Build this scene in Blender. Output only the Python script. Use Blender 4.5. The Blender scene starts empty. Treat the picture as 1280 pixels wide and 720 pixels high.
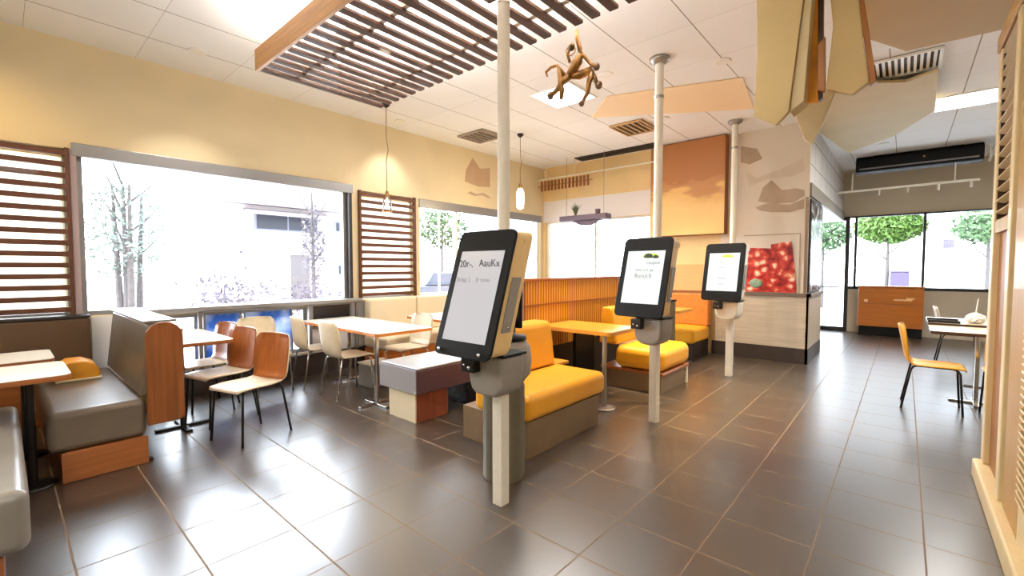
import bpy, bmesh, math, random
from mathutils import Vector, Matrix
random.seed(7)
S = bpy.context.scene
COL = S.collection
PI = math.pi

# ------------------------------------------------------------------ materials
def lin(c):
    return tuple(((v/255)/12.92 if v/255 <= .04045 else ((v/255+.055)/1.055)**2.4) for v in c) + (1,)

MATS = {}
def mat(name, rgb, rough=.5, metal=0, noise=0, nscale=20, bump=0, bscale=80, stretch=(1,1,1), spec=.5, coat=0, emis=None, estr=0, trans=0):
    if name in MATS: return MATS[name]
    m = bpy.data.materials.new(name); m.use_nodes = True
    nt = m.node_tree; b = nt.nodes['Principled BSDF']
    b.inputs['Base Color'].default_value = lin(rgb)
    b.inputs['Roughness'].default_value = rough
    b.inputs['Metallic'].default_value = metal
    b.inputs['Specular IOR Level'].default_value = spec
    b.inputs['Coat Weight'].default_value = coat
    if emis:
        b.inputs['Emission Color'].default_value = lin(emis); b.inputs['Emission Strength'].default_value = estr
    tc = nt.nodes.new('ShaderNodeTexCoord'); mp = nt.nodes.new('ShaderNodeMapping')
    mp.inputs['Scale'].default_value = stretch
    nt.links.new(tc.outputs['Object'], mp.inputs['Vector'])
    n = nt.nodes.new('ShaderNodeTexNoise'); n.inputs['Scale'].default_value = nscale; n.inputs['Detail'].default_value = 4
    nt.links.new(mp.outputs[0], n.inputs['Vector'])
    mx = nt.nodes.new('ShaderNodeMix'); mx.data_type = 'RGBA'; mx.blend_type = 'MULTIPLY'
    mr = nt.nodes.new('ShaderNodeMapRange'); mr.inputs['From Min'].default_value = .3; mr.inputs['From Max'].default_value = .7
    mr.inputs['To Min'].default_value = 1-noise; mr.inputs['To Max'].default_value = 1+noise*.3
    nt.links.new(n.outputs['Fac'], mr.inputs['Value'])
    mx.inputs[0].default_value = 1; mx.inputs[6].default_value = lin(rgb)
    nt.links.new(mr.outputs[0], mx.inputs[7]); nt.links.new(mx.outputs[2], b.inputs['Base Color'])
    if bump:
        n2 = nt.nodes.new('ShaderNodeTexNoise'); n2.inputs['Scale'].default_value = bscale
        nt.links.new(mp.outputs[0], n2.inputs['Vector'])
        bp = nt.nodes.new('ShaderNodeBump'); bp.inputs['Strength'].default_value = bump; bp.inputs['Distance'].default_value = .01
        nt.links.new(n2.outputs['Fac'], bp.inputs['Height']); nt.links.new(bp.outputs[0], b.inputs['Normal'])
    MATS[name] = m
    return m

def wood(name, rgb, rough=.4, axis='x', amt=.3, coat=.1):
    st = {'x': (.6, 9, 9), 'y': (9, .6, 9), 'z': (9, 9, .6)}[axis]
    return mat(name, rgb, rough, noise=amt, nscale=3.5, stretch=st, coat=coat)

def emit(name, rgb, s):
    m = bpy.data.materials.new(name); m.use_nodes = True; nt = m.node_tree
    nt.nodes.remove(nt.nodes['Principled BSDF']); e = nt.nodes.new('ShaderNodeEmission')
    e.inputs[0].default_value = lin(rgb); e.inputs[1].default_value = s
    nt.links.new(e.outputs[0], nt.nodes['Material Output'].inputs[0]); MATS[name] = m
    return m

def glass_mat(name, tint=(250,253,255), refl=.9):
    m = bpy.data.materials.new(name); m.use_nodes = True; nt = m.node_tree
    nt.nodes.remove(nt.nodes['Principled BSDF'])
    t = nt.nodes.new('ShaderNodeBsdfTransparent'); t.inputs[0].default_value = lin(tint)
    g = nt.nodes.new('ShaderNodeBsdfGlossy'); g.inputs['Roughness'].default_value = .02
    f = nt.nodes.new('ShaderNodeFresnel'); f.inputs[0].default_value = 1.45
    mu = nt.nodes.new('ShaderNodeMath'); mu.operation = 'MULTIPLY'; mu.inputs[1].default_value = refl
    mx = nt.nodes.new('ShaderNodeMixShader')
    nt.links.new(f.outputs[0], mu.inputs[0]); nt.links.new(mu.outputs[0], mx.inputs[0])
    nt.links.new(t.outputs[0], mx.inputs[1]); nt.links.new(g.outputs[0], mx.inputs[2])
    nt.links.new(mx.outputs[0], nt.nodes['Material Output'].inputs[0]); MATS[name] = m
    return m

def translucent_mat(name, rgb, w=.6):
    m = bpy.data.materials.new(name); m.use_nodes = True; nt = m.node_tree
    nt.nodes.remove(nt.nodes['Principled BSDF'])
    d = nt.nodes.new('ShaderNodeBsdfDiffuse'); d.inputs[0].default_value = lin(rgb)
    t = nt.nodes.new('ShaderNodeBsdfTranslucent'); t.inputs[0].default_value = lin(rgb)
    mx = nt.nodes.new('ShaderNodeMixShader'); mx.inputs[0].default_value = w
    nt.links.new(d.outputs[0], mx.inputs[1]); nt.links.new(t.outputs[0], mx.inputs[2])
    nt.links.new(mx.outputs[0], nt.nodes['Material Output'].inputs[0]); MATS[name] = m
    return m

def grid_mat(name, rgb, line_rgb, px, ox, py, oy, wx, wy, rough, axes=(0, 1), var=.15, spec=.5, rvar=0, tint_noise=.2, ior=1.5):
    """tiles / panels: straight seams every px (first axis) and py (second axis)"""
    m = bpy.data.materials.new(name); m.use_nodes = True; nt = m.node_tree; b = nt.nodes['Principled BSDF']
    L = nt.links.new
    def node(t, **k):
        n = nt.nodes.new(t)
        for a, v in k.items(): setattr(n, a, v)
        return n
    def mth(op, a, bb=None):
        n = node('ShaderNodeMath', operation=op)
        for i, v in enumerate((a, bb)):
            if v is None: continue
            if isinstance(v, (int, float)): n.inputs[i].default_value = v
            else: L(v, n.inputs[i])
        return n.outputs[0]
    tc = node('ShaderNodeTexCoord'); sp = node('ShaderNodeSeparateXYZ'); L(tc.outputs['Object'], sp.inputs[0])
    masks = []; cells = []
    for ax, p, o, w in ((axes[0], px, ox, wx), (axes[1], py, oy, wy)):
        u = mth('DIVIDE', mth('SUBTRACT', sp.outputs[ax], o), p)
        fr = mth('FRACT', u); cells.append(mth('FLOOR', u))
        dist = mth('MINIMUM', fr, mth('SUBTRACT', 1.0, fr))
        masks.append(mth('LESS_THAN', dist, w/2/p))
    seam = mth('MAXIMUM', masks[0], masks[1])
    cb = node('ShaderNodeCombineXYZ'); L(cells[0], cb.inputs[0]); L(cells[1], cb.inputs[1])
    wn = node('ShaderNodeTexWhiteNoise'); L(cb.outputs[0], wn.inputs['Vector'])
    nz = node('ShaderNodeTexNoise'); nz.inputs['Scale'].default_value = 6; nz.inputs['Detail'].default_value = 5; L(tc.outputs['Object'], nz.inputs['Vector'])
    val = mth('ADD', mth('ADD', mth('MULTIPLY', wn.outputs['Value'], var), 1-var/2), mth('MULTIPLY', mth('SUBTRACT', nz.outputs['Fac'], .5), tint_noise))
    c1 = node('ShaderNodeMix', data_type='RGBA', blend_type='MULTIPLY'); c1.inputs[0].default_value = 1
    c1.inputs[6].default_value = lin(rgb); L(val, c1.inputs[7])
    c2 = node('ShaderNodeMix', data_type='RGBA'); L(seam, c2.inputs[0]); L(c1.outputs[2], c2.inputs[6]); c2.inputs[7].default_value = lin(line_rgb)
    L(c2.outputs[2], b.inputs['Base Color'])
    r = mth('ADD', mth('ADD', rough-rvar/2, mth('MULTIPLY', nz.outputs['Fac'], rvar)), mth('MULTIPLY', seam, .3))
    L(r, b.inputs['Roughness']); L(mth('MULTIPLY', mth('SUBTRACT', 1.0, mth('MULTIPLY', seam, .85)), spec), b.inputs['Specular IOR Level']); b.inputs['IOR'].default_value = ior
    bp = node('ShaderNodeBump'); bp.inputs['Strength'].default_value = .25; bp.inputs['Distance'].default_value = .003
    L(mth('SUBTRACT', 1.0, seam), bp.inputs['Height']); L(bp.outputs[0], b.inputs['Normal'])
    MATS[name] = m
    return m

def stripes_mat(name, rgb, rgb2, axis, freq, rough=.5, bump=.5):
    m = mat(name, rgb, rough); nt = m.node_tree; b = nt.nodes['Principled BSDF']
    tc = nt.nodes.new('ShaderNodeTexCoord'); w = nt.nodes.new('ShaderNodeTexWave')
    w.wave_type = 'BANDS'; w.bands_direction = axis; w.inputs['Scale'].default_value = freq
    w.inputs['Distortion'].default_value = .4; w.inputs['Detail Scale'].default_value = .4
    nt.links.new(tc.outputs['Object'], w.inputs['Vector'])
    mx = nt.nodes.new('ShaderNodeMix'); mx.data_type = 'RGBA'
    mx.inputs[6].default_value = lin(rgb); mx.inputs[7].default_value = lin(rgb2)
    nt.links.new(w.outputs['Fac'], mx.inputs[0]); nt.links.new(mx.outputs[2], b.inputs['Base Color'])
    bp = nt.nodes.new('ShaderNodeBump'); bp.inputs['Strength'].default_value = bump; bp.inputs['Distance'].default_value = .01
    nt.links.new(w.outputs['Fac'], bp.inputs['Height']); nt.links.new(bp.outputs[0], b.inputs['Normal'])
    return m

floor_m = grid_mat('floor_tile', (66,53,42), (124,106,86), .408, .184, .424, -.116, .010, .008, .3, var=.25, rvar=.0, spec=1.0, tint_noise=.0, ior=1.75)
ceil_m = grid_mat('ceiling_panels', (243,241,239), (160,150,143), .76, .2, .635, 1.44, .0025, .01, .8, var=.03, tint_noise=.03)
wallpaint = mat('tan_wall_paint', (224,208,172), .7, noise=.05, nscale=2)
offwhite = mat('off_white_paint', (226,214,198), .7, noise=.04, nscale=2)
ochre = mat('ochre_paint', (234,202,146), .7, noise=.1, nscale=2)
beige = mat('beige_wall_paint', (205,192,170), .7, noise=.04, nscale=2)
grey_alu = mat('grey_aluminium', (150,150,152), .4, .6)
dark_alu = mat('dark_window_frame', (52,50,52), .45, .4)
glass = glass_mat('window_glass')
slat_m = wood('dark_slat_wood', (96,52,28), .45, 'x', .35)
canopy_m = wood('canopy_slat_wood', (80,46,26), .7, 'x', .3)
fascia_m = wood('fascia_oak', (204,148,80), .45, 'y', .2)
redwood = wood('cherry_wood', (150,86,42), .35, 'z', .35, .2)
redwood_h = wood('cherry_wood_base', (166,98,48), .35, 'x', .3, .2)
orangewood = wood('orange_wood', (222,132,50), .4, 'x', .25, .2)
brownleather = mat('olive_brown_leather', (112,98,82), .38, noise=.12, nscale=8, bump=.08, bscale=140, coat=.15)
greyleather = mat('grey_leather', (140,136,128), .35, noise=.1, nscale=8, bump=.08, bscale=140, coat=.2)
darkbrown = mat('dark_brown_leather', (92,68,46), .45, noise=.1, nscale=6, bump=.06, bscale=120)
yellowleather = mat('yellow_vinyl', (240,170,34), .42, noise=.08, nscale=6, bump=.06, bscale=120)
creamleather = mat('cream_vinyl', (238,224,192), .5, noise=.04, nscale=6, bump=.05, bscale=120)
purpleleather = mat('plum_vinyl', (92,66,80), .4, noise=.12, nscale=6, bump=.06, bscale=120)
paleblue = mat('pale_blue_vinyl', (196,205,214), .25, noise=.08, nscale=7, coat=.3)
laminate = mat('white_laminate', (242,238,230), .3, noise=.02, nscale=6, coat=.2)
yellowlam = wood('honey_laminate', (232,160,52), .35, 'y', .12)
taupe_base = mat('taupe_base_panel', (128,104,74), .5, noise=.1, nscale=6)
black = mat('black_plastic', (16,16,17), .5, noise=.05, spec=.2)
blackmetal = mat('black_metal', (36,32,30), .4, .3)
chrome = mat('chrome', (205,203,200), .15, 1)
steel = mat('brushed_steel', (170,165,158), .35, .8, noise=.1, stretch=(1,1,20))
creamplastic = mat('cream_plastic', (232,200,140), .4, noise=.04)
paleplastic = mat('pale_plastic', (232,226,212), .4, noise=.03)
greyplastic = mat('grey_plastic', (148,142,134), .45, noise=.06)
greyolive = mat('olive_grey_metal', (112,104,86), .45, .3, noise=.1)
polemat = mat('pale_pole_paint', (234,228,214), .4, noise=.05)
veneer_cream = wood('cream_veneer', (238,222,192), .4, 'x', .08)
veneer_brown = wood('brown_veneer', (176,104,52), .35, 'z', .25, .2)
yellowchair = mat('yellow_chair_shell', (236,168,44), .4, noise=.08)
tan = mat('tan_soffit_paint', (200,177,124), .65, noise=.06, nscale=2)
tan2 = mat('pale_tan_paint', (210,194,152), .65, noise=.06, nscale=2)
orange = mat('orange_panel', (236,160,40), .5, noise=.15, nscale=8)
bronze = mat('bronze', (168,126,76), .32, .8, noise=.3, nscale=25)
white = mat('white_paint', (240,236,228), .5, noise=.03)
creampaint = wood('cream_painted_wood', (232,208,158), .45, 'z', .06)
tanwood = wood('tan_post_wood', (192,146,76), .45, 'z', .18)
brownpanel = wood('brown_panel_wood', (164,106,46), .45, 'z', .25)
darklouv = mat('dark_louvre_wood', (70,44,26), .5, noise=.2)
lightclad = wood('light_oak_cladding', (206,190,168), .5, 'y', .18)
darkkick = mat('dark_kick_tile', (66,56,52), .4, noise=.1)
darkpanel = mat('dark_smoked_panel', (40,38,46), .2, noise=.2)
blind_m = translucent_mat('cream_blind_fabric', (255,248,232), .7)
concrete = mat('pale_concrete', (222,222,224), .8, noise=.08, nscale=1)

# ------------------------------------------------------------------ mesh helpers
class MB:
    def __init__(self): self.bm = bmesh.new(); self.mi = 0
    def _fin(self, faces):
        for f in faces: f.material_index = self.mi
    def box(self, x0, x1, y0, y1, z0, z1, M=None):
        vs = [self.bm.verts.new((x, y, z)) for x in (x0, x1) for y in (y0, y1) for z in (z0, z1)]
        if M is not None:
            for v in vs: v.co = M @ v.co
        q = [(0,1,3,2), (4,6,7,5), (0,4,5,1), (2,3,7,6), (0,2,6,4), (1,5,7,3)]
        self._fin([self.bm.faces.new([vs[i] for i in f]) for f in q]); return self
    def prism(self, pts, d, axis='x', at=0):
        """polygon pts extruded d along an axis; pts are in the remaining two axes"""
        def mk(p, a):
            return {'x': (a, p[0], p[1]), 'y': (p[0], a, p[1]), 'z': (p[0], p[1], a)}[axis]
        A = [self.bm.verts.new(mk(p, at)) for p in pts]; B = [self.bm.verts.new(mk(p, at+d)) for p in pts]
        n = len(pts); fs = [self.bm.faces.new(A), self.bm.faces.new(B[::-1])]
        for i in range(n): fs.append(self.bm.faces.new((A[i], B[i], B[(i+1) % n], A[(i+1) % n])))
        self._fin(fs); return self
    def tube(self, pts, r, seg=8, closed=False):
        pts = [Vector(p) for p in pts]; n = len(pts)
        rs = r if isinstance(r, (list, tuple)) else [r]*n
        rings = []
        prev = None
        for i, p in enumerate(pts):
            a = pts[max(i-1, 0)]; b = pts[min(i+1, n-1)]
            t = (b-a).normalized()
            if prev is None:
                ref = Vector((0,0,1)) if abs(t.z) < .9 else Vector((1,0,0))
                u = t.cross(ref).normalized()
            else:
                u = (prev - t*prev.dot(t)).normalized()
            prev = u; w = t.cross(u)
            rings.append([self.bm.verts.new(p + (u*math.cos(2*PI*k/seg) + w*math.sin(2*PI*k/seg))*rs[i]) for k in range(seg)])
        fs = []
        for i in range(n-1):
            for k in range(seg):
                fs.append(self.bm.faces.new((rings[i][k], rings[i][(k+1) % seg], rings[i+1][(k+1) % seg], rings[i+1][k])))
        fs.append(self.bm.faces.new(rings[0][::-1])); fs.append(self.bm.faces.new(rings[-1]))
        self._fin(fs); return self
    def lathe(self, prof, seg=24, c=(0,0), M=None, sx=1, sy=1):
        """prof: (radius, z) list; ends closed"""
        rings = []
        for r, z in prof:
            rings.append([self.bm.verts.new((c[0]+sx*r*math.cos(2*PI*k/seg), c[1]+sy*r*math.sin(2*PI*k/seg), z)) for k in range(seg)])
        fs = []
        for i in range(len(prof)-1):
            for k in range(seg):
                fs.append(self.bm.faces.new((rings[i][k], rings[i][(k+1) % seg], rings[i+1][(k+1) % seg], rings[i+1][k])))
        fs.append(self.bm.faces.new(rings[0][::-1])); fs.append(self.bm.faces.new(rings[-1]))
        if M is not None:
            for rg in rings:
                for v in rg: v.co = M @ v.co
        self._fin(fs); return self
    def sphere(self, c, r, sx=1, sy=1, sz=1, sub=2):
        g = bmesh.ops.create_icosphere(self.bm, subdivisions=sub, radius=r)
        for v in g['verts']: v.co = Vector((v.co.x*sx+c[0], v.co.y*sy+c[1], v.co.z*sz+c[2]))
        self._fin({f for v in g['verts'] for f in v.link_faces}); return self
    def shell(self, prof, hw, cd, th, m=8, mats=(0, 0)):
        """bent sheet: prof (x,z) path, half width hw[i] in y, side curl cd[i] along the normal, thickness th"""
        n = len(prof); top = []; bot = []
        for i, (x, z) in enumerate(prof):
            a = Vector(prof[max(i-1, 0)]); b = Vector(prof[min(i+1, n-1)])
            t = (b-a).normalized(); nx, nz = t.y, -t.x
            ra = []; rb = []
            for k in range(m+1):
                s = -1 + 2*k/m; y = hw[i]*s; d = cd[i]*s*s
                ra.append(self.bm.verts.new((x-nx*d, y, z-nz*d)))
                rb.append(self.bm.verts.new((x-nx*d+nx*th, y, z-nz*d+nz*th)))
            top.append(ra); bot.append(rb)
        fs1 = []; fs2 = []
        for i in range(n-1):
            for k in range(m):
                fs1.append(self.bm.faces.new((top[i][k], top[i+1][k], top[i+1][k+1], top[i][k+1])))
                fs2.append(self.bm.faces.new((bot[i][k], bot[i][k+1], bot[i+1][k+1], bot[i+1][k])))
            for k in (0, m):
                fs2.append(self.bm.faces.new((top[i][k], bot[i][k], bot[i+1][k], top[i+1][k])))
        for i in (0, n-1):
            for k in range(m):
                fs2.append(self.bm.faces.new((top[i][k], top[i][k+1], bot[i][k+1], bot[i][k])))
        for f in fs1: f.material_index = mats[0]
        for f in fs2: f.material_index = mats[1]
        return self

def link(name, mb, m, parent=None, bevel=0, smooth=False, seg=2, loc=None, rotz=0):
    bm = mb.bm
    bmesh.ops.recalc_face_normals(bm, faces=bm.faces[:])
    me = bpy.data.meshes.new(name); bm.to_mesh(me); bm.free()
    for mm in (m if isinstance(m, (list, tuple)) else [m]): me.materials.append(mm)
    o = bpy.data.objects.new(name, me); COL.objects.link(o)
    if parent: o.parent = parent
    if loc: o.location = loc
    o.rotation_euler.z = rotz
    if smooth:
        for p in me.polygons: p.use_smooth = True
    if bevel:
        md = o.modifiers.new('bevel', 'BEVEL'); md.width = bevel; md.segments = seg; md.limit_method = 'ANGLE'; md.angle_limit = math.radians(40)
        if seg > 2:
            for p in me.polygons: p.use_smooth = True
            md.harden_normals = True
    return o

def tag(o, label, cat, group=None, kind=None):
    o['label'] = label; o['category'] = cat
    if group: o['group'] = group
    if kind: o['kind'] = kind
    return o
def thing(name, label, cat, loc=(0,0,0), rotz=0, group=None):
    o = bpy.data.objects.new(name, None); COL.objects.link(o); o.empty_display_size = .1
    o.location = loc; o.rotation_euler.z = rotz
    return tag(o, label, cat, group)
def struct(name, mb, m, label=None, **k):
    o = link(name, mb, m, **k); o['kind'] = 'structure'
    if label: o['label'] = label
    o['category'] = name.split('_')[0]
    return o
def dup(root, loc, rotz, label, group=None):
    r = root.copy(); COL.objects.link(r); r.location = loc; r.rotation_euler.z = rotz; r['label'] = label
    if group: r['group'] = group
    for ch in list(root.children):
        c = ch.copy(); COL.objects.link(c); c.parent = r
        for g in list(ch.children):
            d = g.copy(); COL.objects.link(d); d.parent = c
    return r

# ------------------------------------------------------------------ the room
W, H, B, F = 5.85, 3.5, 7.69, 12.3      # window wall y, ceiling z, back wall x, far wall x
XR, YR = -3.6, -4.6                     # wall behind the camera, wall to the right
T = .2

struct('floor', MB().box(XR-.2, F+.2, YR-.2, W+.2, -.12, 0), floor_m)
struct('ceiling', MB().box(XR-.2, F+.2, YR-.2, W+.2, H, H+.12), ceil_m)

# window wall
wb = MB()
wb.box(XR, 1.0, W, W+T, 0, .94).box(2.64, B+T, W, W+T, 0, .94).box(1.0, 2.64, W, W+T, 0, .3).box(1.0, 2.64, W, W+T, .9, .94).box(XR, B+T, W, W+T, 2.5, H)
wb.box(XR, -1.3, W, W+T, .94, 2.5).box(.43, .5, W, W+T, .94, 2.5).box(3.22, 3.4, W, W+T, .94, 2.5).box(4.3, 4.44, W, W+T, .94, 2.5).box(7.6, B+T, W, W+T, .94, 2.5)
struct('wall_left', wb, wallpaint)
def window(name, x0, x1, z0, z1, bars=(), y=W+.06, fr=grey_alu, w=.045):
    b = MB()
    b.box(x0, x1, y, y+.08, z0, z0+w).box(x0, x1, y, y+.08, z1-w, z1)
    b.box(x0, x0+w, y, y+.08, z0+w, z1-w).box(x1-w, x1, y, y+.08, z0+w, z1-w)
    for q in bars: b.box(q-w/2, q+w/2, y, y+.08, z0+w, z1-w)
    f = struct(name, b, fr)
    g = link('window_glass', MB().box(x0+w, x1-w, y+.035, y+.041, z0+w, z1-w), glass, f)
    return f
window('window_1', .5, 3.22, .94, 2.5)
window('window_2', -1.3, .43, .94, 2.5, (-.4,))
window('window_3', 3.4, 4.3, .94, 2.5)
window('window_4', 4.44, 7.6, .94, 2.5, (5.28, 6.5), fr=white)
window('window_9', 1.0, 2.64, .3, .9, (1.42,))
# head strip across the top of the windows
struct('trim_1', MB().box(.47, 3.28, W-.035, W-.003, 2.44, 2.56), grey_alu, bevel=.006)
struct('trim_2', MB().box(4.42, 7.6, W-.03, W-.003, 2.36, 2.5), grey_alu, bevel=.006)
struct('trim_3', MB().box(.455, .5, W-.03, W+.05, .97, 2.5), mat('mauve_grey_trim', (168,150,152), .5))
struct('trim_4', MB().box(3.215, 3.26, W-.03, W+.05, .97, 2.5), dark_alu)
struct('baseboard_left', MB().box(.95, 7.5, W-.05, W-.002, 0, .28), darkkick, bevel=.004)
struct('trim_8', MB().box(.56, 1.0, W-.012, W-.001, .28, .93).box(2.64, 7.5, W-.012, W-.001, .28, .93), mat('white_dado', (232,232,234), .4))
# sill ledge along the window wall
sl = thing('window_ledge', 'long grey ledge running under the windows on slim posts', 'ledge', (0, 0, 0))
link('ledge_top', MB().box(.95, 3.32, W-.16, W-.003, .93, .98), grey_alu, sl, bevel=.008)
for x in (1.42, 2.62, 3.28):
    link('post', MB().box(x-.02, x+.02, W-.1, W-.06, .28, .93), grey_alu, sl, bevel=.004)

# back wall with its window, and the clad wall beside the kiosks
bw = MB()
bw.box(B, B+T, 2.25, W, 0, .98).box(B, B+T, 2.25, W, 2.36, H).box(B, B+T, 2.25, 3.2, .98, 2.36).box(B, B+T, 5.78, W, .98, 2.36)
struct('wall_back', bw, ochre)
b = MB(); w = .045
b.box(B+.05, B+.12, 3.2, 5.78, .98, 1.01).box(B+.05, B+.12, 3.2, 5.78, 2.33, 2.36)
for q in (3.2, 4.6, 5.755): b.box(B+.05, B+.12, q, q+.025, 1.01, 2.33)
wf = struct('window_5', b, white)
link('window_glass', MB().box(B+.08, B+.086, 3.22, 5.76, 1.0, 2.34), glass, wf)
struct('trim_9', MB().box(B-.004, B-.0005, 2.36, W-.01, 2.365, 2.8), mat('lavender_white_band', (232,224,220), .6))
# block of wall standing between the dining room and the vestibule
struct('wall_column', MB().box(B, 8.95, 1.06, 2.25, 0, 2.42).box(B, B+.028, 1.06, 2.25, 2.42, H), offwhite)
struct('wall_bulkhead', MB().box(B+.03, F, 1.06, 2.25, 2.425, H), grid_mat('bulkhead_tile', (214,210,206), (120,118,120), .62, .1, .36, .02, .012, .012, .4, axes=(0, 2), var=.1))
struct('trim_5', MB().box(B-.002, F-.01, 1.03, 1.058, 2.43, 2.62), mat('olive_trim', (128,120,104), .5))
struct('wall_cladding', MB().box(B-.03, B-.002, 1.03, 2.3, .22, .98).box(B-.03, 8.96, 1.03, 1.058, .22, .98), lightclad)
struct('baseboard_back', MB().box(B-.035, B-.002, 1.025, 2.35, 0, .22).box(B-.035, 8.965, 1.025, 1.058, 0, .22), darkkick)
struct('trim_6', MB().box(B-.06, B-.002, 1.0, 2.3, .98, 1.03).box(B-.06, 8.96, 1.0, 1.058, .98, 1.03), mat('brown_rail', (120,102,90), .4), bevel=.004)
struct('trim_7', MB().box(B-.02, B-.002, 1.06, 1.1, 1.03, 2.42), mat('bronze_edge', (140,118,98), .4, .5))

# far wall with shop-front windows and glass door
fw = MB()
fw.box(F, F+T, YR, .93, 0, .96).box(F, F+T, YR, W, 2.52, H).box(F, F+T, 2.6, W, 0, 2.52).box(F, F+T, YR, -2.6, .96, 2.52)
struct('wall_far', fw, beige)
b = MB()
for q in (-2.55, -1.4, -.28, .82): b.box(F-.01, F+.08, q-.022, q+.022, .96, 2.52)
b.box(F-.01, F+.08, -2.6, .93, .94, 1.0).box(F-.01, F+.08, -2.6, .93, 2.49, 2.52)
wf = struct('window_6', b, dark_alu)
link('window_glass', MB().box(F+.03, F+.036, -2.6, .9, .98, 2.5), glass, wf)
b = MB()
b.box(F-.02, F+.08, .93, 1.0, 0, 2.52).box(F-.02, F+.08, 1.93, 1.99, 0, 2.52).box(F-.02, F+.08, 1.0, 1.93, 2.44, 2.52).box(F-.02, F+.08, 1.0, 1.93, 0, .09)
dr = struct('door_1', b, dark_alu)
link('door_glass', MB().box(F+.02, F+.028, 1.0, 1.93, .09, 2.44), glass, dr)
link('push_bar', MB().tube([(F-.07, 1.03, .98), (F-.07, 1.9, .98)], .015).tube([(F-.07, 1.1, .98), (F+.02, 1.1, .98)], .01).tube([(F-.07, 1.83, .98), (F+.02, 1.83, .98)], .01), grey_alu, dr)
b = MB(); b.box(F-.02, F+.08, 1.99, 2.03, 0, 2.52).box(F-.02, F+.08, 2.56, 2.6, 0, 2.52).box(F-.02, F+.08, 2.03, 2.56, 0, .09).box(F-.02, F+.08, 2.03, 2.56, 2.47, 2.52)
wf = struct('window_7', b, dark_alu)
link('window_glass', MB().box(F+.02, F+.028, 2.03, 2.56, .09, 2.47), glass, wf)
struct('wall_vestibule', MB().box(8.95, F, 2.6, 2.75, 0, H), offwhite)
# walls the photograph does not show: behind and to the right of the camera, plain
struct('wall_rear', MB().box(XR-T, XR, YR, W+T, 0, H), wallpaint)
struct('wall_right', MB().box(XR-T, F+T, YR-T, YR, 0, H), wallpaint)

# ------------------------------------------------------------------ slatted screens on the window wall
def slat_screen(x0, x1, label, n=15, z0=.966, z1=2.5):
    t = thing('slat_screen', label, 'screen', (x0, W-.062, z0), 0, 'wooden slat screens beside the windows')
    L_ = x1-x0; p = (z1-z0)/n; b = MB()
    for i in range(n): b.box(.02, L_-.02, 0, .05, i*p+.028, i*p+.074)
    link('slat_panel', b, slat_m, t, bevel=.004)
    for x in (0, L_-.03): link('upright', MB().box(x, x+.03, .005, .06, 0, z1-z0), slat_m, t, bevel=.003)
    return t
slat_screen(-1.25, .45, 'dark brown wooden slat screen above the brown upholstered bench back')
slat_screen(3.36, 4.33, 'narrow dark brown wooden slat screen between the two windows, behind the hanging pendant')
def blind(x0, x1, label):
    t = thing('roller_blind', label, 'blind', ((x0+x1)/2, W+.03, .98), 0, 'cream roller blinds behind the slat screens')
    h = (x1-x0)/2
    link('blind_fabric', MB().box(-h, h, 0, .003, .01, 1.44), blind_m, t)
    link('blind_roller', MB().tube([(-h, .0, 1.46), (h, .0, 1.46)], .022, 12), creamplastic, t)
blind(-1.25, .41, 'cream roller blind glowing behind the slat screen above the brown bench back')
blind(3.42, 4.28, 'cream roller blind glowing behind the narrow slat screen between the windows')

# ------------------------------------------------------------------ ceiling canopy of slats
cp = thing('slat_canopy', 'hanging ceiling canopy of dark wooden slats with an oak end board', 'canopy', (1.53, 0, 3.1))
link('fascia_board', MB().box(-.03, .0, .9, 4.25, -.01, .17), fascia_m, cp, bevel=.004)
for i in range(25):
    y = 4.23-.136*i
    if y-.05-.05 < 2.0 < y+.025+.05:      # the pole passes up through a gap here
        link('slat', MB().box(0, .61, y-.05, y+.016, 0, .024), canopy_m, cp, bevel=.004)
        link('slat', MB().box(.73, 1.2, y-.05, y+.016, 0, .024), canopy_m, cp, bevel=.004)
    else:
        link('slat', MB().box(0, 1.2, y-.05, y+.016, 0, .024), canopy_m, cp, bevel=.004)
for x in (.3, .95): link('carrier_rail', MB().box(x-.02, x+.02, .93, 4.2, .025, .15), white, cp)
for x in (.3, .95):
    for y in (1.2, 2.6, 4.0): link('hanger_rod', MB().tube([(x, y, .15), (x, y, .4)], .006, 6), grey_alu, cp)

for x in (.15, .55, 1.05):  # added uplights over the slats, put in to brighten the ceiling
    link('added_strip', MB().box(x-.015, x+.015, .95, 4.18, .155, .175), emit('strip_white', (255,244,232), 6), cp)
    l = bpy.data.lights.new('fill_uplight', 'AREA'); l.shape = 'RECTANGLE'; l.size = .04; l.size_y = 3.2; l.energy = 45; l.color = (1, .93, .86)
    o = bpy.data.objects.new('fill_uplight', l); COL.objects.link(o); o.parent = cp; o.location = (x, 2.56, .18); o.rotation_euler = (PI, 0, 0)

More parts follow.
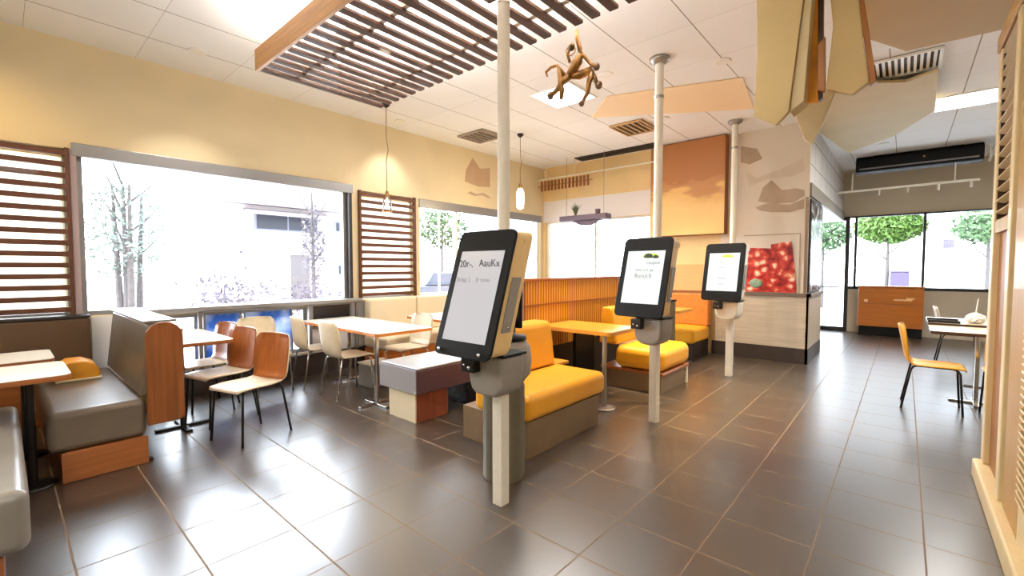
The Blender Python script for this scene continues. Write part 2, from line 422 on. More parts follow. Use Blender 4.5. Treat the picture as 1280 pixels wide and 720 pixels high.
# ------------------------------------------------------------------ kiosks
screen_grey = mat('screen_face_grey', (90,90,94), .25, emis=(206,203,206), estr=.62)
screen_pale = mat('screen_face_pale', (90,95,94), .25, emis=(222,232,228), estr=.85)
ink = mat('screen_ink', (34,34,40), .4)
ink_l = mat('screen_ink_light', (120,116,122), .4, emis=(150,146,150), estr=.35)
green = mat('screen_green', (150,180,60), .4, emis=(190,205,80), estr=.6)
dkgreen = mat('screen_dark_green', (40,56,30), .4, emis=(60,80,40), estr=.3)
def text(body, size, loc, parent, m, name='screen_text'):
    c = bpy.data.curves.new(name, 'FONT'); c.body = body; c.size = size; c.extrude = .0006
    tmp = bpy.data.objects.new(name+'_outline', c); COL.objects.link(tmp)
    bpy.context.view_layer.update()
    me = bpy.data.meshes.new_from_object(tmp.evaluated_get(bpy.context.evaluated_depsgraph_get()))
    bpy.data.objects.remove(tmp); bpy.data.curves.remove(c)
    me.name = name; o = bpy.data.objects.new(name, me); COL.objects.link(o); o.parent = parent
    # text lies in the local x/y plane; stand it up facing -x
    o.rotation_euler = (PI/2, 0, -PI/2); o.location = loc; me.materials.clear(); me.materials.append(m)
    return o
def rounded(hw, z0, z1, r, n=6):
    pts = []
    for cx, cz, a0 in ((hw-r, z1-r, 0), (-hw+r, z1-r, 90), (-hw+r, z0+r, 180), (hw-r, z0+r, 270)):
        for k in range(n+1):
            a = math.radians(a0+90*k/n); pts.append((cx+r*math.cos(a), cz+r*math.sin(a)))
    return pts
def kiosk(label, loc, hw, hgt, tilt, face, z0, side_m, bowl_m, big, content, rotz=0, hy=0):
    t = thing('order_kiosk', label, 'kiosk', loc, rotz, 'self order kiosks on posts')
    # head: local frame at bottom centre of the panel, tilted back
    # shear (not rotate) head pieces so that the panel leans away by `tilt` over its height
    hx = -.30 if big else -.2
    def lean(mb, tp=0):
        for v in mb.bm.verts:
            zz = v.co.z; v.co.x += tilt*zz/hgt + hx; v.co.y += hy; v.co.z += z0
        return mb
    bez = MB().prism(rounded(hw, 0, hgt, .045), .02, 'x', 0)
    hd = link('bezel', lean(bez), black, t, bevel=.006)
    sw = hw*.76; s0, s1 = hgt*.17, hgt*.83
    if big: s0, s1 = hgt*.12, hgt*.83
    sc = link('screen', lean(MB().box(-.003, .002, -sw, sw, s0, s1)), face, t)
    body = MB().prism(rounded(hw-.012, .01, hgt-.008, .045), .155 if big else .125, 'x', .0205)
    link('housing', lean(body), side_m, t, bevel=.02, seg=4)
    # recessed grey service door on the visible side
    link('side_door', lean(MB().prism([(.055, hgt*.2), (.13, hgt*.2), (.13, hgt*.62), (.055, hgt*.62)], -.006, 'y', -(hw-.0105))), greyplastic, t, bevel=.004)
    link('side_vent', lean(MB().box(.09, .15, -(hw-.0115)-.003, -(hw-.0115), hgt*.86, hgt*.92)), side_m, t, bevel=.003)
    link('lock', lean(MB().sphere((.1, -(hw-.005), hgt*.24), .011)), chrome, t, smooth=True)
    # bowl-like shroud under the panel: wide rim, rounded bottom
    zb = z0-.045
    br = hw*.62 if big else hw*.58
    ub = [(br, zb+.035), (-br, zb+.035), (-br*.98, zb-.05)]
    for k in range(9):
        a = PI+PI*k/8; ub.append((br*(.94 if big else .98)*math.copysign(abs(math.cos(a))**(.55 if big else .8), math.cos(a)), zb-.08+(.12 if big else .125)*-abs(math.sin(a))**.8))
    ub.append((br*.98, zb-.05))
    link('shroud', MB().prism(ub, .2, 'x', -.14), bowl_m, t, bevel=.025, seg=4)
    link('shroud_tray', MB().box(-.135, .07, -br*1.04, br*1.04, zb+.036, zb+.052), black, t, bevel=.006)
    sn = link('card_reader', MB().box(-.2, -.141, br-.11, br-.01, zb-.06, zb+.03), blackmetal, t, bevel=.006)
    link('reader_light', MB().sphere((-.2, br-.08, zb-.03), .012), chrome, sn, smooth=True)
    link('reader_light', MB().sphere((-.2, br-.04, zb-.02), .009), chrome, sn, smooth=True)
    pm = MB().box(-.035, .035, -.036, .036, 0, zb-.2).box(-.036, -.028, -.012, .012, .01, zb-.21)
    link('post', pm, polemat, t, bevel=.005)
    content(t, sc, lambda y, zf: (hx-.0045+tilt*zf, y+hy, z0+hgt*zf))
    return t
def c1(t, sc, P):
    for body, size, y, zf, m in (('20r-.', .058, .16, .70, ink), ('AauKx', .058, .0, .705, ink), ('3rop: |', .042, .16, .58, ink_l), ('(r cuou', .036, .0, .585, ink_l)):
        text(body, size, P(y, zf), t, m)
    for y in (-.15, .17):
        link('bezel_stud', MB().sphere((P(0, .045)[0]-.004, y+.03, P(0, .045)[2]), .012), chrome, t, smooth=True)
def blob(t, P, y, zf, w, h, m, name):
    p = P(y, zf); link(name, MB().sphere((p[0]+.001, p[1], p[2]), 1, .002, w, h), m, t, smooth=True)
def c2(t, sc, P):
    blob(t, P, -.05, .755, .085, .03, green, 'logo'); blob(t, P, -.03, .75, .05, .035, dkgreen, 'logo'); blob(t, P, -.1, .745, .03, .022, dkgreen, 'logo')
    for body, size, y, zf, m in (('caupoe', .046, -.02, .66, ink_l), ('mio cri aa', .044, .08, .57, ink_l), ('Bunul.8', .056, .08, .49, ink_l), ('a\nm\nI\no', .03, .145, .58, ink_l)):
        text(body, size, P(y, zf), t, m)
def c3(t, sc, P):
    blob(t, P, -.04, .765, .075, .03, green, 'logo'); blob(t, P, -.045, .765, .04, .018, dkgreen, 'logo')
    for body, size, y, zf, m in (('cupoe nn e', .026, .07, .65, ink_l), ('nobam', .026, .06, .57, ink_l), ('mo.u', .022, .01, .47, ink_l), ('hounem', .032, .06, .38, ink_l), ('wuoue', .028, .05, .28, ink_l)):
        text(body, size, P(y, zf), t, m)
K1 = kiosk('nearest order kiosk with a grey screen of dark text and cream housing', (1.92, 1.77, 0), .222, .70, .225, screen_grey, .915, creamplastic, greyplastic, True, c1, .0, .03)
K2 = kiosk('middle order kiosk with a pale green-topped screen beside the yellow booths', (3.88, 1.68, 0), .242, .71, .19, screen_pale, .965, creamplastic, greyplastic, False, c2, -.1, .07)
K3 = kiosk('farthest order kiosk with a pale bowl shroud, in front of the clad wall', (6.19, 1.68, 0), .25, .73, .15, screen_pale, .985, paleplastic, paleplastic, False, c3, -.12, .05)
# rear unit of the double-sided nearest kiosk: grey column with its own shroud and dark screen edge
rc = thing('kiosk_pedestal', 'olive grey round pedestal with a grey scoop right behind the nearest kiosk', 'pedestal', (2.2, 2.0, 0))
link('column', MB().lathe([(.135, 0), (.14, .01), (.14, .62), (.13, .64)], 28), greyolive, rc, smooth=False)
link('scoop', MB().lathe([(.05, .642), (.11, .65), (.15, .70), (.16, .78), (.15, .88), (.12, .92), (.1, .925)], 28, c=(.02, -.02)), greyplastic, rc, smooth=True)
link('scoop_lid', MB().lathe([(.09, .926), (.125, .928), (.12, .95), (.05, .955)], 24, c=(.02, -.02)), black, rc, smooth=True)
link('rear_panel', MB().box(.1, .13, -.06, .22, .99, 1.24), black, rc, bevel=.012)
link('rear_panel_arm', MB().box(.06, .099, -.02, .05, .96, 1.05), greyolive, rc, bevel=.005)

# ceiling poles
def pole(x, y, r, label, z0=0):
    t = thing('support_pole', label, 'pole', (x, y, z0), 0, 'pale floor to ceiling poles by the kiosks')
    link('shaft', MB().lathe([(r, .012), (r, H-z0-.012)], 20), polemat, t, smooth=False)
    link('ceiling_flange', MB().lathe([(r*1.15, H-z0-.06), (r*2.3, H-z0-.03), (r*2.4, H-z0-.002)], 20), steel, t, smooth=True)
    link('floor_flange', MB().lathe([(r*1.5, .0005), (r*1.5, .012)], 20), steel, t)
    link('collar', MB().lathe([(r*1.12, 3.1-z0), (r*1.12, 3.13-z0)], 20), steel, t)
pole(2.2, 2.0, .041, 'pale round pole rising behind the nearest kiosk up past the slat canopy', .956)
pole(4.43, 1.91, .042, 'pale round pole rising to the ceiling behind the middle kiosk')
pole(6.98, 1.88, .04, 'slim pale pole beside the orange wall panel, behind the farthest kiosk')

# ------------------------------------------------------------------ left booth
def bench(label, loc, rotz, w, d, cush, base_m, end_m, back_h=1.0, group=None, seat_z=(.2, .47), name='booth_bench', bt=.24, drop=.26):
    """local: seat faces -x, back at x=0..; bench runs along +y for w; the near end is y=0"""
    t = thing(name, label, 'bench', loc, rotz, group)
    link('base', MB().box(-d+.08, -.02, .02, w-.02, 0, seat_z[0]), base_m, t, bevel=.005)
    link('seat_cushion', MB().box(-d, 0, 0, w, seat_z[0]+.002, seat_z[1]), cush, t, bevel=.045, seg=4)
    # leaning backrest
    pr_ = [(-.03, seat_z[1]+.002), (bt-.06, seat_z[1]+.002), (bt-.02, back_h-.08), (bt-.06, back_h), (.03, back_h)]
    bk = MB().prism(pr_, w-.045, 'y', .03)
    link('backrest', bk, cush, t, bevel=.03, seg=4)
    return t
b1 = bench('olive-brown leather booth bench with a cherry wood end panel, seat facing the white tables', (.66, 4.05, 0), 0, 1.6, .5, brownleather, redwood_h, redwood)
pts = [(.0, .26)]
n = 10
pts = [(.0, .27), (.19, .27), (.215, .30), (.225, .84)]
for k in range(9):
    a = PI*k/8; pts.append((.112+.112*math.cos(a), .9+.11*math.sin(a)))
pts += [(.0, .6)]
link('end_panel', MB().prism(pts, .03, 'y', -.012), redwood, b1, bevel=.006)
link('base_panel', MB().prism([(-.44, 0.003), (.0, .003), (.0, .2), (-.44, .2)], .02, 'y', -.002), redwood_h, b1, bevel=.003)
link('back_shell', MB().box(.2, .23, .02, 1.58, .27, .95), redwood, b1, bevel=.005)
link('top_rail', MB().box(.0, .2, .04, 1.58, 1.002, 1.02), greyleather, b1, bevel=.006)
link('foot', MB().box(-.04, .03, .03, .08, 0, .02), blackmetal, b1)
# opposite bench, its corner runs off the frame
b0 = bench('grey leather booth bench cut by the left edge, facing the cherry-ended bench', (-.78, 4.55, 0), PI, 1.8, .83, greyleather, redwood_h, redwood, name='booth_bench')
# upholstered panel under the slat screen
up = thing('bench_back_panel', 'dark brown upholstered back panel below the slat screen', 'panel', (-.3, W-.09, .3))
link('pad', MB().box(-.95, .84, -.07, .0, .1, .64), darkbrown, up, bevel=.02, seg=3)
link('cap_rail', MB().box(-.95, .84, -.075, .088, .641, .665), dark_alu, up, bevel=.004)
link('plinth', MB().box(-.95, .84, -.05, .0, -.3, .098), redwood_h, up, bevel=.004)
def table(label, x0, x1, y0, y1, z=.75, edge=orangewood, top=laminate, posts=None, post_m=blackmetal, base='cross', group=None, th=.03, parts=True, pr_=.022):
    cx, cy = (x0+x1)/2, (y0+y1)/2; hx, hy = (x1-x0)/2, (y1-y0)/2
    t = thing('dining_table', label, 'table', (cx, cy, 0), 0, group)
    r = .05; pts = []
    for sx, sy, a0 in ((1, 1, 0), (-1, 1, 90), (-1, -1, 180), (1, -1, 270)):
        for k in range(5):
            a = math.radians(a0+22.5*k); pts.append((sx*(hx-r)+r*math.cos(a), sy*(hy-r)+r*math.sin(a)))
    link('tabletop', MB().prism(pts, .004, 'z', z-.004), top, t)
    link('edge_band', MB().prism(pts, th, 'z', z-.0045-th), edge, t, bevel=.003)
    for px, py in (posts or [(0, 0)]):
        link('post', MB().tube([(px, py, .02), (px, py, z-th-.005)], pr_, 12), post_m, t)
        if base == 'cross':
            link('foot', MB().box(px-.2, px+.2, py-.025, py+.025, .0, .022).box(px-.025, px+.025, py-.2, py+.2, .0, .02), post_m, t, bevel=.006)
        else:
            link('foot', MB().lathe([(.11, 0), (.115, .008), (.09, .018), (.03, .022)], 24, c=(px, py)), post_m, t, smooth=True)
    return t
TG = 'white topped dining tables'
table('white-topped booth table nearest the camera, in front of the cherry-ended bench', -.7, .27, 3.84, 4.44, posts=[(.31, 0)], base='disc', edge=redwood_h, group=TG)
table('white-topped booth table nearer the dark brown wall panel', -.7, .24, 4.6, 5.15, posts=[(.32, 0)], base='disc', edge=redwood_h, group=TG)
bo = thing('booster_seat', 'orange rounded booster seat resting on the olive-brown bench beside the table', 'booster seat', (.4, 5.22, .471))
link('seat_shell', MB().prism([(-.13, 0), (.13, 0), (.13, .07), (.1, .13), (.03, .165), (-.06, .165), (-.13, .12)], .28, 'y', -.14), orange, bo, bevel=.02, seg=3)
link('seat_pad', MB().box(-.14, .14, -.15, .15, -.0, .02), creamleather, bo, bevel=.006)

# ------------------------------------------------------------------ chairs
def chair(label, loc, rotz, front, back, leg_m, group, seat=None):
    """local: faces -x; origin on the floor below the seat centre"""
    t = thing('dining_chair', label, 'chair', loc, rotz, group)
    sp = [(-.22, .428), (-.20, .447), (-.1, .45), (.02, .443), (.12, .44), (.17, .447)]
    link('seat', MB().shell(sp, [.17, .19, .2, .2, .19, .185], [0, 0, .004, .008, .01, .01], .012, 8), seat or front, t, smooth=True)
    bp_ = [(.172, .45), (.205, .475), (.222, .52), (.235, .6), (.252, .7), (.268, .78), (.276, .82), (.276, .832)]
    link('backrest', MB().shell(bp_, [.19, .2, .21, .215, .215, .205, .175, .12], [.01, .02, .03, .035, .04, .04, .035, .03], .012, 8, mats=(0, 1)), [back, front], t, smooth=True)
    for sx, sy in ((-1, -1), (-1, 1), (1, -1), (1, 1)):
        link('leg', MB().tube([(sx*.13, sy*.1, .425), (sx*.16, sy*.155, .42), (sx*.175, sy*.172, .395), (sx*(.2 if sx < 0 else .24), sy*.19, 0)], .0095, 8), leg_m, t, smooth=True)
    link('seat_frame', MB().tube([(-.13, -.1, .424), (.13, -.1, .424), (.13, .1, .424), (-.13, .1, .424), (-.13, -.1, .424)], .008, 6), leg_m, t)
    return t
CG = 'bentwood chairs around the tables by the big window'
ch = chair('bentwood chair with brown back and cream seat, nearest of the brown chairs to the camera', (1.33, 4.07, 0), .3, veneer_cream, veneer_brown, blackmetal, CG)
dup(ch, (1.3, 4.72, 0), .25, 'bentwood chair with brown back, second in the row behind the nearest chair')
dup(ch, (1.32, 5.3, 0), .2, 'bentwood chair with brown back, third in the row and closest to the blue panels')
table('white-topped table with dark post beside the row of three brown chairs', .98, 1.4, 4.62, 5.68, posts=[(-.17, -.4), (-.17, .35)], edge=redwood_h, group=TG)
cd = chair('pale cream chair with its back to the brown chairs, tucked at the long white table', (2.52, 4.62, 0), PI, veneer_cream, veneer_cream, chrome, CG)
dup(cd, (2.5, 5.32, 0), PI-.05, 'pale cream chair at the far end of the long white table, by the dark panel')
dup(cd, (1.96, 5.42, 0), PI/2+.1, 'white chair standing against the blue cloudy panel')
dup(cd, (3.25, 4.55, 0), 0, 'pale cream chair on the far side of the long white table')
table('long white-topped table on chrome posts in front of the cream bench', 2.42, 3.12, 3.88, 5.6, posts=[(-.26, -.7), (.1, .5)], post_m=chrome, group=TG)
table('small cream-topped table beside the cream bench, behind the plum bench', 3.62, 4.3, 4.2, 5.1, post_m=chrome, group=TG)
# cream bench under the narrow screen
cb = thing('booth_bench', 'cream upholstered bench with orange base under the narrow slat screen', 'bench', (3.36, W-.12, 0))
link('base', MB().box(0, 3.2, -.5, -.02, 0, .28), orangewood, cb, bevel=.005)
link('seat_cushion', MB().box(0, 3.2, -.56, 0, .282, .46), creamleather, cb, bevel=.04, seg=4)
for k in range(4):
    link('back_cushion', MB().box(k*.8+.005, k*.8+.795, -.17, .0, .462, .97), creamleather, cb, bevel=.03, seg=4)
link('top_rail', MB().box(0, 3.2, .002, .117, .94, .9655), creampaint, cb, bevel=.004)
# grey waste bin by the table
gb = thing('floor_box', 'grey box standing on the floor under the long white table', 'box', (2.95, 4.75, 0))
link('body', MB().box(-.16, .16, -.14, .14, 0, .26), greyplastic, gb, bevel=.01)
link('lid', MB().box(-.17, .17, -.15, .15, .262, .28), paleplastic, gb, bevel=.006)
# blue cloudy panels and dark panel beneath the ledge
def cloudmat():
    m = mat('cloudy_blue_print', (120,165,215), .3)
    nt = m.node_tree; bs = nt.nodes['Principled BSDF']
    n = nt.nodes.new('ShaderNodeTexNoise'); n.inputs['Scale'].default_value = 3.2; n.inputs['Detail'].default_value = 6
    r = nt.nodes.new('ShaderNodeValToRGB'); r.color_ramp.elements[0].position = .42; r.color_ramp.elements[1].position = .6
    r.color_ramp.elements[0].color = lin((78,138,208)); r.color_ramp.elements[1].color = lin((226,236,246))
    tc = nt.nodes.new('ShaderNodeTexCoord'); nt.links.new(tc.outputs['Object'], n.inputs['Vector'])
    nt.links.new(n.outputs['Fac'], r.inputs[0]); nt.links.new(r.outputs[0], bs.inputs['Base Color'])
    tl = nt.nodes.new('ShaderNodeBsdfTranslucent'); mx = nt.nodes.new('ShaderNodeMixShader'); mx.inputs[0].default_value = .4   # printed film, lit from behind
    nt.links.new(r.outputs[0], tl.inputs[0]); nt.links.new(bs.outputs[0], mx.inputs[1]); nt.links.new(tl.outputs[0], mx.inputs[2])
    nt.links.new(mx.outputs[0], nt.nodes['Material Output'].inputs[0])
    return m
cloud = cloudmat()
def lowpanel(x0, x1, m, label, z0=.34, z1=.9, name='wall_panel'):
    t = thing(name, label, 'panel', ((x0+x1)/2, W-.013, z0), 0, 'panels on the wall under the window ledge')
    h = (x1-x0)/2
    link('frame', MB().box(-h, h, -.03, -.012, 0, .02).box(-h, h, -.03, -.012, z1-z0-.02, z1-z0).box(-h, -h+.02, -.03, -.012, .02, z1-z0-.02).box(h-.02, h, -.03, -.012, .02, z1-z0-.02), grey_alu, t)
    link('face', MB().box(-h, h, -.012, -.008, 0, z1-z0), m, t)
lowpanel(1.46, 1.84, cloud, 'narrow blue panel under the window ledge behind the chair row')
lowpanel(1.86, 2.42, cloud, 'wide pale blue cloudy panel under the window ledge')
lowpanel(2.66, 3.22, darkpanel, 'dark smoked panel under the ledge beside the cream bench', .6, .92)

# plum bench
pb = thing('booth_bench', 'low plum bench with a pale blue-grey top and wooden base, behind the nearest kiosk', 'bench', (2.4, 3.22, 0))
link('base', MB().box(.03, .4, .05, .46, .0, .265), wood('plum_wood_base', (150,80,56), .4, 'z', .3), pb, bevel=.004)
link('base_cover', MB().box(.015, .03, .05, .46, .0, .265), creamleather, pb, bevel=.003)
link('seat_cushion', MB().box(0, 1.05, .0, .58, .267, .488), purpleleather, pb, bevel=.012)
link('seat_top', MB().box(.005, 1.045, .005, .575, .489, .505), paleblue, pb, bevel=.007)
link('seat_end', MB().box(-.012, -.001, .005, .575, .272, .49), mat('grey_vinyl', (158,154,156), .4), pb, bevel=.004)
link('rear_support', MB().box(.7, 1.0, .1, .46, .0, .265), darkpanel, pb, bevel=.004)

# ------------------------------------------------------------------ yellow booths
dv = thing('booth_divider', 'amber ribbed booth divider with a brown top rail behind the yellow booths', 'divider', (3.66, 3.05, 0))
link('ribbed_panel', MB().box(.03, 2.15, 0, .05, .5, 1.25), stripes_mat('amber_ribs', (238,176,72), (166,98,32), 'X', 6.5, .35, .6), dv)
link('top_rail', MB().box(0, 2.2, -.02, .075, 1.252, 1.285), redwood_h, dv, bevel=.006)
link('end_post', MB().box(0, .028, -.015, .07, 0, 1.25), redwood, dv, bevel=.005)
link('lower_panel', MB().box(.03, 2.15, .005, .045, 0, .498), mat('dark_booth_panel', (44,32,26), .5), dv)
link('mid_rail', MB().box(.03, 2.15, -.012, -.001, .98, 1.0), redwood_h, dv)
YG = 'yellow vinyl booth benches'
yb = thing('booth_bench', 'yellow vinyl sofa bench between the nearest kiosk and the honey table', 'bench', (2.45, 2.0, 0), 0, YG)
link('base', MB().box(.04, 1.04, .03, .72, 0, .27), taupe_base, yb, bevel=.004)
link('seat_cushion', MB().box(.0, 1.13, .0, .56, .272, .47), yellowleather, yb, bevel=.06, seg=5)
link('backrest', MB().prism([(.51, .472), (.56, .86), (.6, .89), (.78, .89), (.8, .472)], .76, 'x', .3), yellowleather, yb, bevel=.03, seg=4)
link('end_frame', MB().box(.2, .3, .44, .5, .473, .62), wood('amber_wood', (214,150,60), .4, 'z', .2), yb, bevel=.008)
link('back_ledge', MB().box(1.07, 1.3, .52, .78, .44, .47), yellowlam, yb, bevel=.006)
y2 = thing('booth_bench', 'yellow vinyl sofa bench with rounded seat right of the middle kiosk', 'bench', (4.72, 1.95, 0), 0, YG)
link('base', MB().box(.04, .76, .04, .75, 0, .2), taupe_base, y2, bevel=.004)
link('seat_trim', MB().box(.02, .82, .01, .78, .202, .24), redwood_h, y2, bevel=.008)
link('seat_cushion', MB().box(0, .84, .0, .6, .242, .5), yellowleather, y2, bevel=.09, seg=5)
link('backrest', MB().prism([(.56, .502), (.6, .9), (.64, .94), (.76, .94), (.8, .502)], .84, 'x', 0), yellowleather, y2, bevel=.03, seg=4)
link('leg', MB().box(.775, .81, .02, .06, 0, .2), polemat, y2)
table('honey-coloured booth table on one steel post between the yellow benches', 3.88, 4.52, 2.13, 3.03, z=.77, edge=yellowlam, top=yellowlam, posts=[(-.27, -.36)], post_m=steel, base='disc', th=.035)
dk = thing('shade_panel', 'black panel put in for the deep shade under the honey table, behind its steel post', 'panel', (4.35, 2.72, 0))  # dark sheet stands in for the shadow under the table
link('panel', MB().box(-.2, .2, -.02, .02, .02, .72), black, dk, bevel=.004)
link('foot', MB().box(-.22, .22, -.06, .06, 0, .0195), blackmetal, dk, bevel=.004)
op = thing('booth_post', 'olive grey square post at the end of the yellow bench behind the middle kiosk', 'post', (5.68, 2.3, 0))
link('post_body', MB().box(-.08, .08, -.08, .08, .0, .97), greyolive, op, bevel=.008)
link('post_cap', MB().box(-.09, .09, -.09, .09, .971, .99), black, op, bevel=.004)
y3 = thing('booth_bench', 'farthest yellow vinyl bench seen between the middle and farthest kiosks', 'bench', (6.75, 2.35, 0), 0, YG)
link('base', MB().box(.1, .8, .02, .9, 0, .25), mat('dark_booth_panel', (44,32,26), .5), y3, bevel=.004)
link('seat_cushion', MB().box(.05, .8, .0, .92, .252, .47), yellowleather, y3, bevel=.05, seg=4)
link('backrest', MB().box(.7, .9, .0, .92, .472, .98), orangewood, y3, bevel=.02, seg=3)
table('honey-coloured table at the farthest yellow bench', 6.2, 6.78, 2.35, 3.1, z=.8, edge=yellowlam, top=yellowlam, posts=[(0, .1)], post_m=blackmetal, base='disc', th=.035)
pn = thing('wall_board', 'plain orange board on the back wall above the farthest yellow bench', 'board', (B-.002, 2.85, 1.0))
link('board', MB().box(-.03, 0, -.5, .4, .02, .46), wood('peach_board', (238,170,112), .5, 'y', .1), pn, bevel=.004)
link('trim', MB().box(-.04, 0, -.52, .42, 0, .018), redwood_h, pn)

# ------------------------------------------------------------------ back wall dressing
def muralmat():
    m = mat('amber_mural', (236,180,90), .5)
    nt = m.node_tree; bs = nt.nodes['Principled BSDF']
    tc = nt.nodes.new('ShaderNodeTexCoord'); sp = nt.nodes.new('ShaderNodeSeparateXYZ'); nt.links.new(tc.outputs['Object'], sp.inputs[0])
    mp = nt.nodes.new('ShaderNodeMapping'); mp.inputs['Scale'].default_value = (1, 1, 2.6); nt.links.new(tc.outputs['Object'], mp.inputs[0])
    n = nt.nodes.new('ShaderNodeTexNoise'); n.inputs['Scale'].default_value = 1.3; n.inputs['Detail'].default_value = 3; nt.links.new(mp.outputs[0], n.inputs['Vector'])
    a = nt.nodes.new('ShaderNodeMath'); a.operation = 'MULTIPLY'; a.inputs[1].default_value = .9; nt.links.new(n.outputs['Fac'], a.inputs[0])
    s = nt.nodes.new('ShaderNodeMath'); s.operation = 'MULTIPLY_ADD'; s.inputs[1].default_value = .62; nt.links.new(sp.outputs[2], s.inputs[0]); nt.links.new(a.outputs[0], s.inputs[2])
    r = nt.nodes.new('ShaderNodeValToRGB'); r.color_ramp.interpolation = 'B_SPLINE'
    els = r.color_ramp.elements
    els[0].position = .6; els[0].color = lin((242,200,128)); els[1].position = 1.25; els[1].color = lin((176,112,58))
    for p, c in ((.82, (234,184,106)), (.88, (186,126,72)), (.98, (198,140,80))):
        e = els.new(min(p, 1)); e.color = lin(c)
    nt.links.new(s.outputs[0], r.inputs[0]); nt.links.new(r.outputs[0], bs.inputs['Base Color'])
    return m
mu = thing('wall_mural', 'large amber and brown landscape mural panel hung high behind the farthest kiosk', 'mural', (B-.17, 2.62, 1.95))
link('canvas', MB().box(0, .012, -.46, .75, 0, 1.53), muralmat(), mu)
link('box_frame', MB().box(.013, .165, -.47, .76, -.01, 1.54), wood('mural_frame', (150,84,34), .5, 'z', .2), mu, bevel=.004)
taupe = mat('taupe_wall_shapes', (186,164,140), .7, noise=.12, nscale=5)
pale_t = mat('pale_wall_shapes', (216,200,182), .7, noise=.1, nscale=5)
md = thing('wall_art', 'taupe hill-like painted shapes on the off-white wall above the red poster', 'wall art', (B-.003, 0, 0))
link('hill', MB().prism([(1.72, 2.42), (1.66, 2.62), (1.55, 2.72), (1.4, 2.55), (1.22, 2.56), (1.12, 2.52), (1.12, 2.44), (1.25, 2.36), (1.5, 2.36), (1.65, 2.4)], -.004, 'x'), taupe, md)
link('hill', MB().prism([(1.76, 2.33), (1.6, 2.38), (1.3, 2.33), (1.12, 2.4), (1.12, 2.26), (1.3, 2.22), (1.55, 2.24), (1.7, 2.28)], -.004, 'x'), taupe, md)
link('cloud', MB().prism([(1.9, 2.9), (1.75, 2.78), (1.45, 2.86), (1.15, 2.98), (1.12, 2.8), (1.3, 2.74), (1.6, 2.74), (1.85, 2.66)], -.003, 'x'), pale_t, md)
link('cloud', MB().prism([(1.98, 3.3), (1.75, 3.22), (1.68, 3.06), (1.85, 3.0), (1.98, 3.05)], -.003, 'x'), taupe, md)
wa = thing('wall_art', 'taupe mountain silhouette on the window wall beside the ceiling vent', 'wall art', (5.75, W-.003, 2.7))
link('mountain', MB().prism([(-.33, .22), (-.3, .42), (-.14, .66), (.04, .5), (.3, .55), (.3, .2), (.0, .17)], -.004, 'y'), mat('taupe_mountain', (190,160,128), .7, noise=.1, nscale=5), wa)
link('ripple', MB().prism([(-.3, .0), (-.2, .06), (-.05, .03), (.12, .07), (.3, .02), (.3, -.01), (.1, .03), (-.1, -.01), (-.25, .02)], -.004, 'y'), taupe, wa)

def postermat():
    m = mat('red_food_print', (190,50,45), .35)
    nt = m.node_tree; bs = nt.nodes['Principled BSDF']
    tc = nt.nodes.new('ShaderNodeTexCoord'); v = nt.nodes.new('ShaderNodeTexVoronoi'); v.inputs['Scale'].default_value = 16
    n = nt.nodes.new('ShaderNodeTexNoise'); n.inputs['Scale'].default_value = 7
    v.inputs['Scale'].default_value = 9; n.inputs['Scale'].default_value = 14; n.inputs['Detail'].default_value = 6
    nt.links.new(tc.outputs['Object'], v.inputs['Vector']); nt.links.new(tc.outputs['Object'], n.inputs['Vector'])
    ad = nt.nodes.new('ShaderNodeMath'); ad.operation = 'ADD'; nt.links.new(v.outputs['Distance'], ad.inputs[0]); nt.links.new(n.outputs['Fac'], ad.inputs[1])
    r = nt.nodes.new('ShaderNodeValToRGB'); els = r.color_ramp.elements
    els[0].position = .4; els[0].color = lin((245,225,205)); els[1].position = .85; els[1].color = lin((120,24,24))
    for p, c in ((.48, (238,170,130)), (.55, (216,80,66)), (.68, (190,46,44))):
        e = els.new(p); e.color = lin(c)
    sc_ = nt.nodes.new('ShaderNodeMath'); sc_.operation = 'MULTIPLY'; sc_.inputs[1].default_value = .62; nt.links.new(ad.outputs[0], sc_.inputs[0])
    nt.links.new(sc_.outputs[0], r.inputs[0]); nt.links.new(r.outputs[0], bs.inputs['Base Color'])
    return m
po = thing('food_poster', 'red poster of food on the off-white wall right of the farthest kiosk', 'poster', (B-.002, 1.55, 1.035))
link('print', MB().prism([(.32, 0), (-.36, 0), (-.36, .1), (-.3, .66), (-.28, .76), (-.02, .72), (-.02, .66), (.3, .68)], -.012, 'x'), postermat(), po)
link('bowl', MB().sphere((-.014, .17, .13), .1, .06, 1, .7), mat('poster_green', (150,176,150), .4, noise=.4, nscale=30), po, smooth=True)
link('border', MB().box(-.006, 0, -.4, .36, .86, .875).box(-.006, 0, -.4, -.385, 0, .86), taupe, po)
mb_ = thing('menu_board', 'dark glossy picture board on the narrow side of the clad wall', 'board', (8.3, 1.058, 1.04))
link('board', MB().box(-.58, .6, -.02, 0, 0, 1.36), dark_alu, mb_, bevel=.004)
def bwmat():
    m = mat('dark_picture', (40,42,50), .2)
    nt = m.node_tree; bs = nt.nodes['Principled BSDF']
    tc = nt.nodes.new('ShaderNodeTexCoord'); n = nt.nodes.new('ShaderNodeTexNoise'); n.inputs['Scale'].default_value = 7; n.inputs['Detail'].default_value = 5
    nt.links.new(tc.outputs['Object'], n.inputs['Vector'])
    r = nt.nodes.new('ShaderNodeValToRGB'); r.color_ramp.elements[0].position = .5; r.color_ramp.elements[1].position = .66
    r.color_ramp.elements[0].color = lin((30,32,40)); r.color_ramp.elements[1].color = lin((225,228,235))
    nt.links.new(n.outputs['Fac'], r.inputs[0]); nt.links.new(r.outputs[0], bs.inputs['Base Color'])
    return m
link('picture', MB().box(-.55, .57, -.026, -.021, .03, 1.33), bwmat(), mb_)

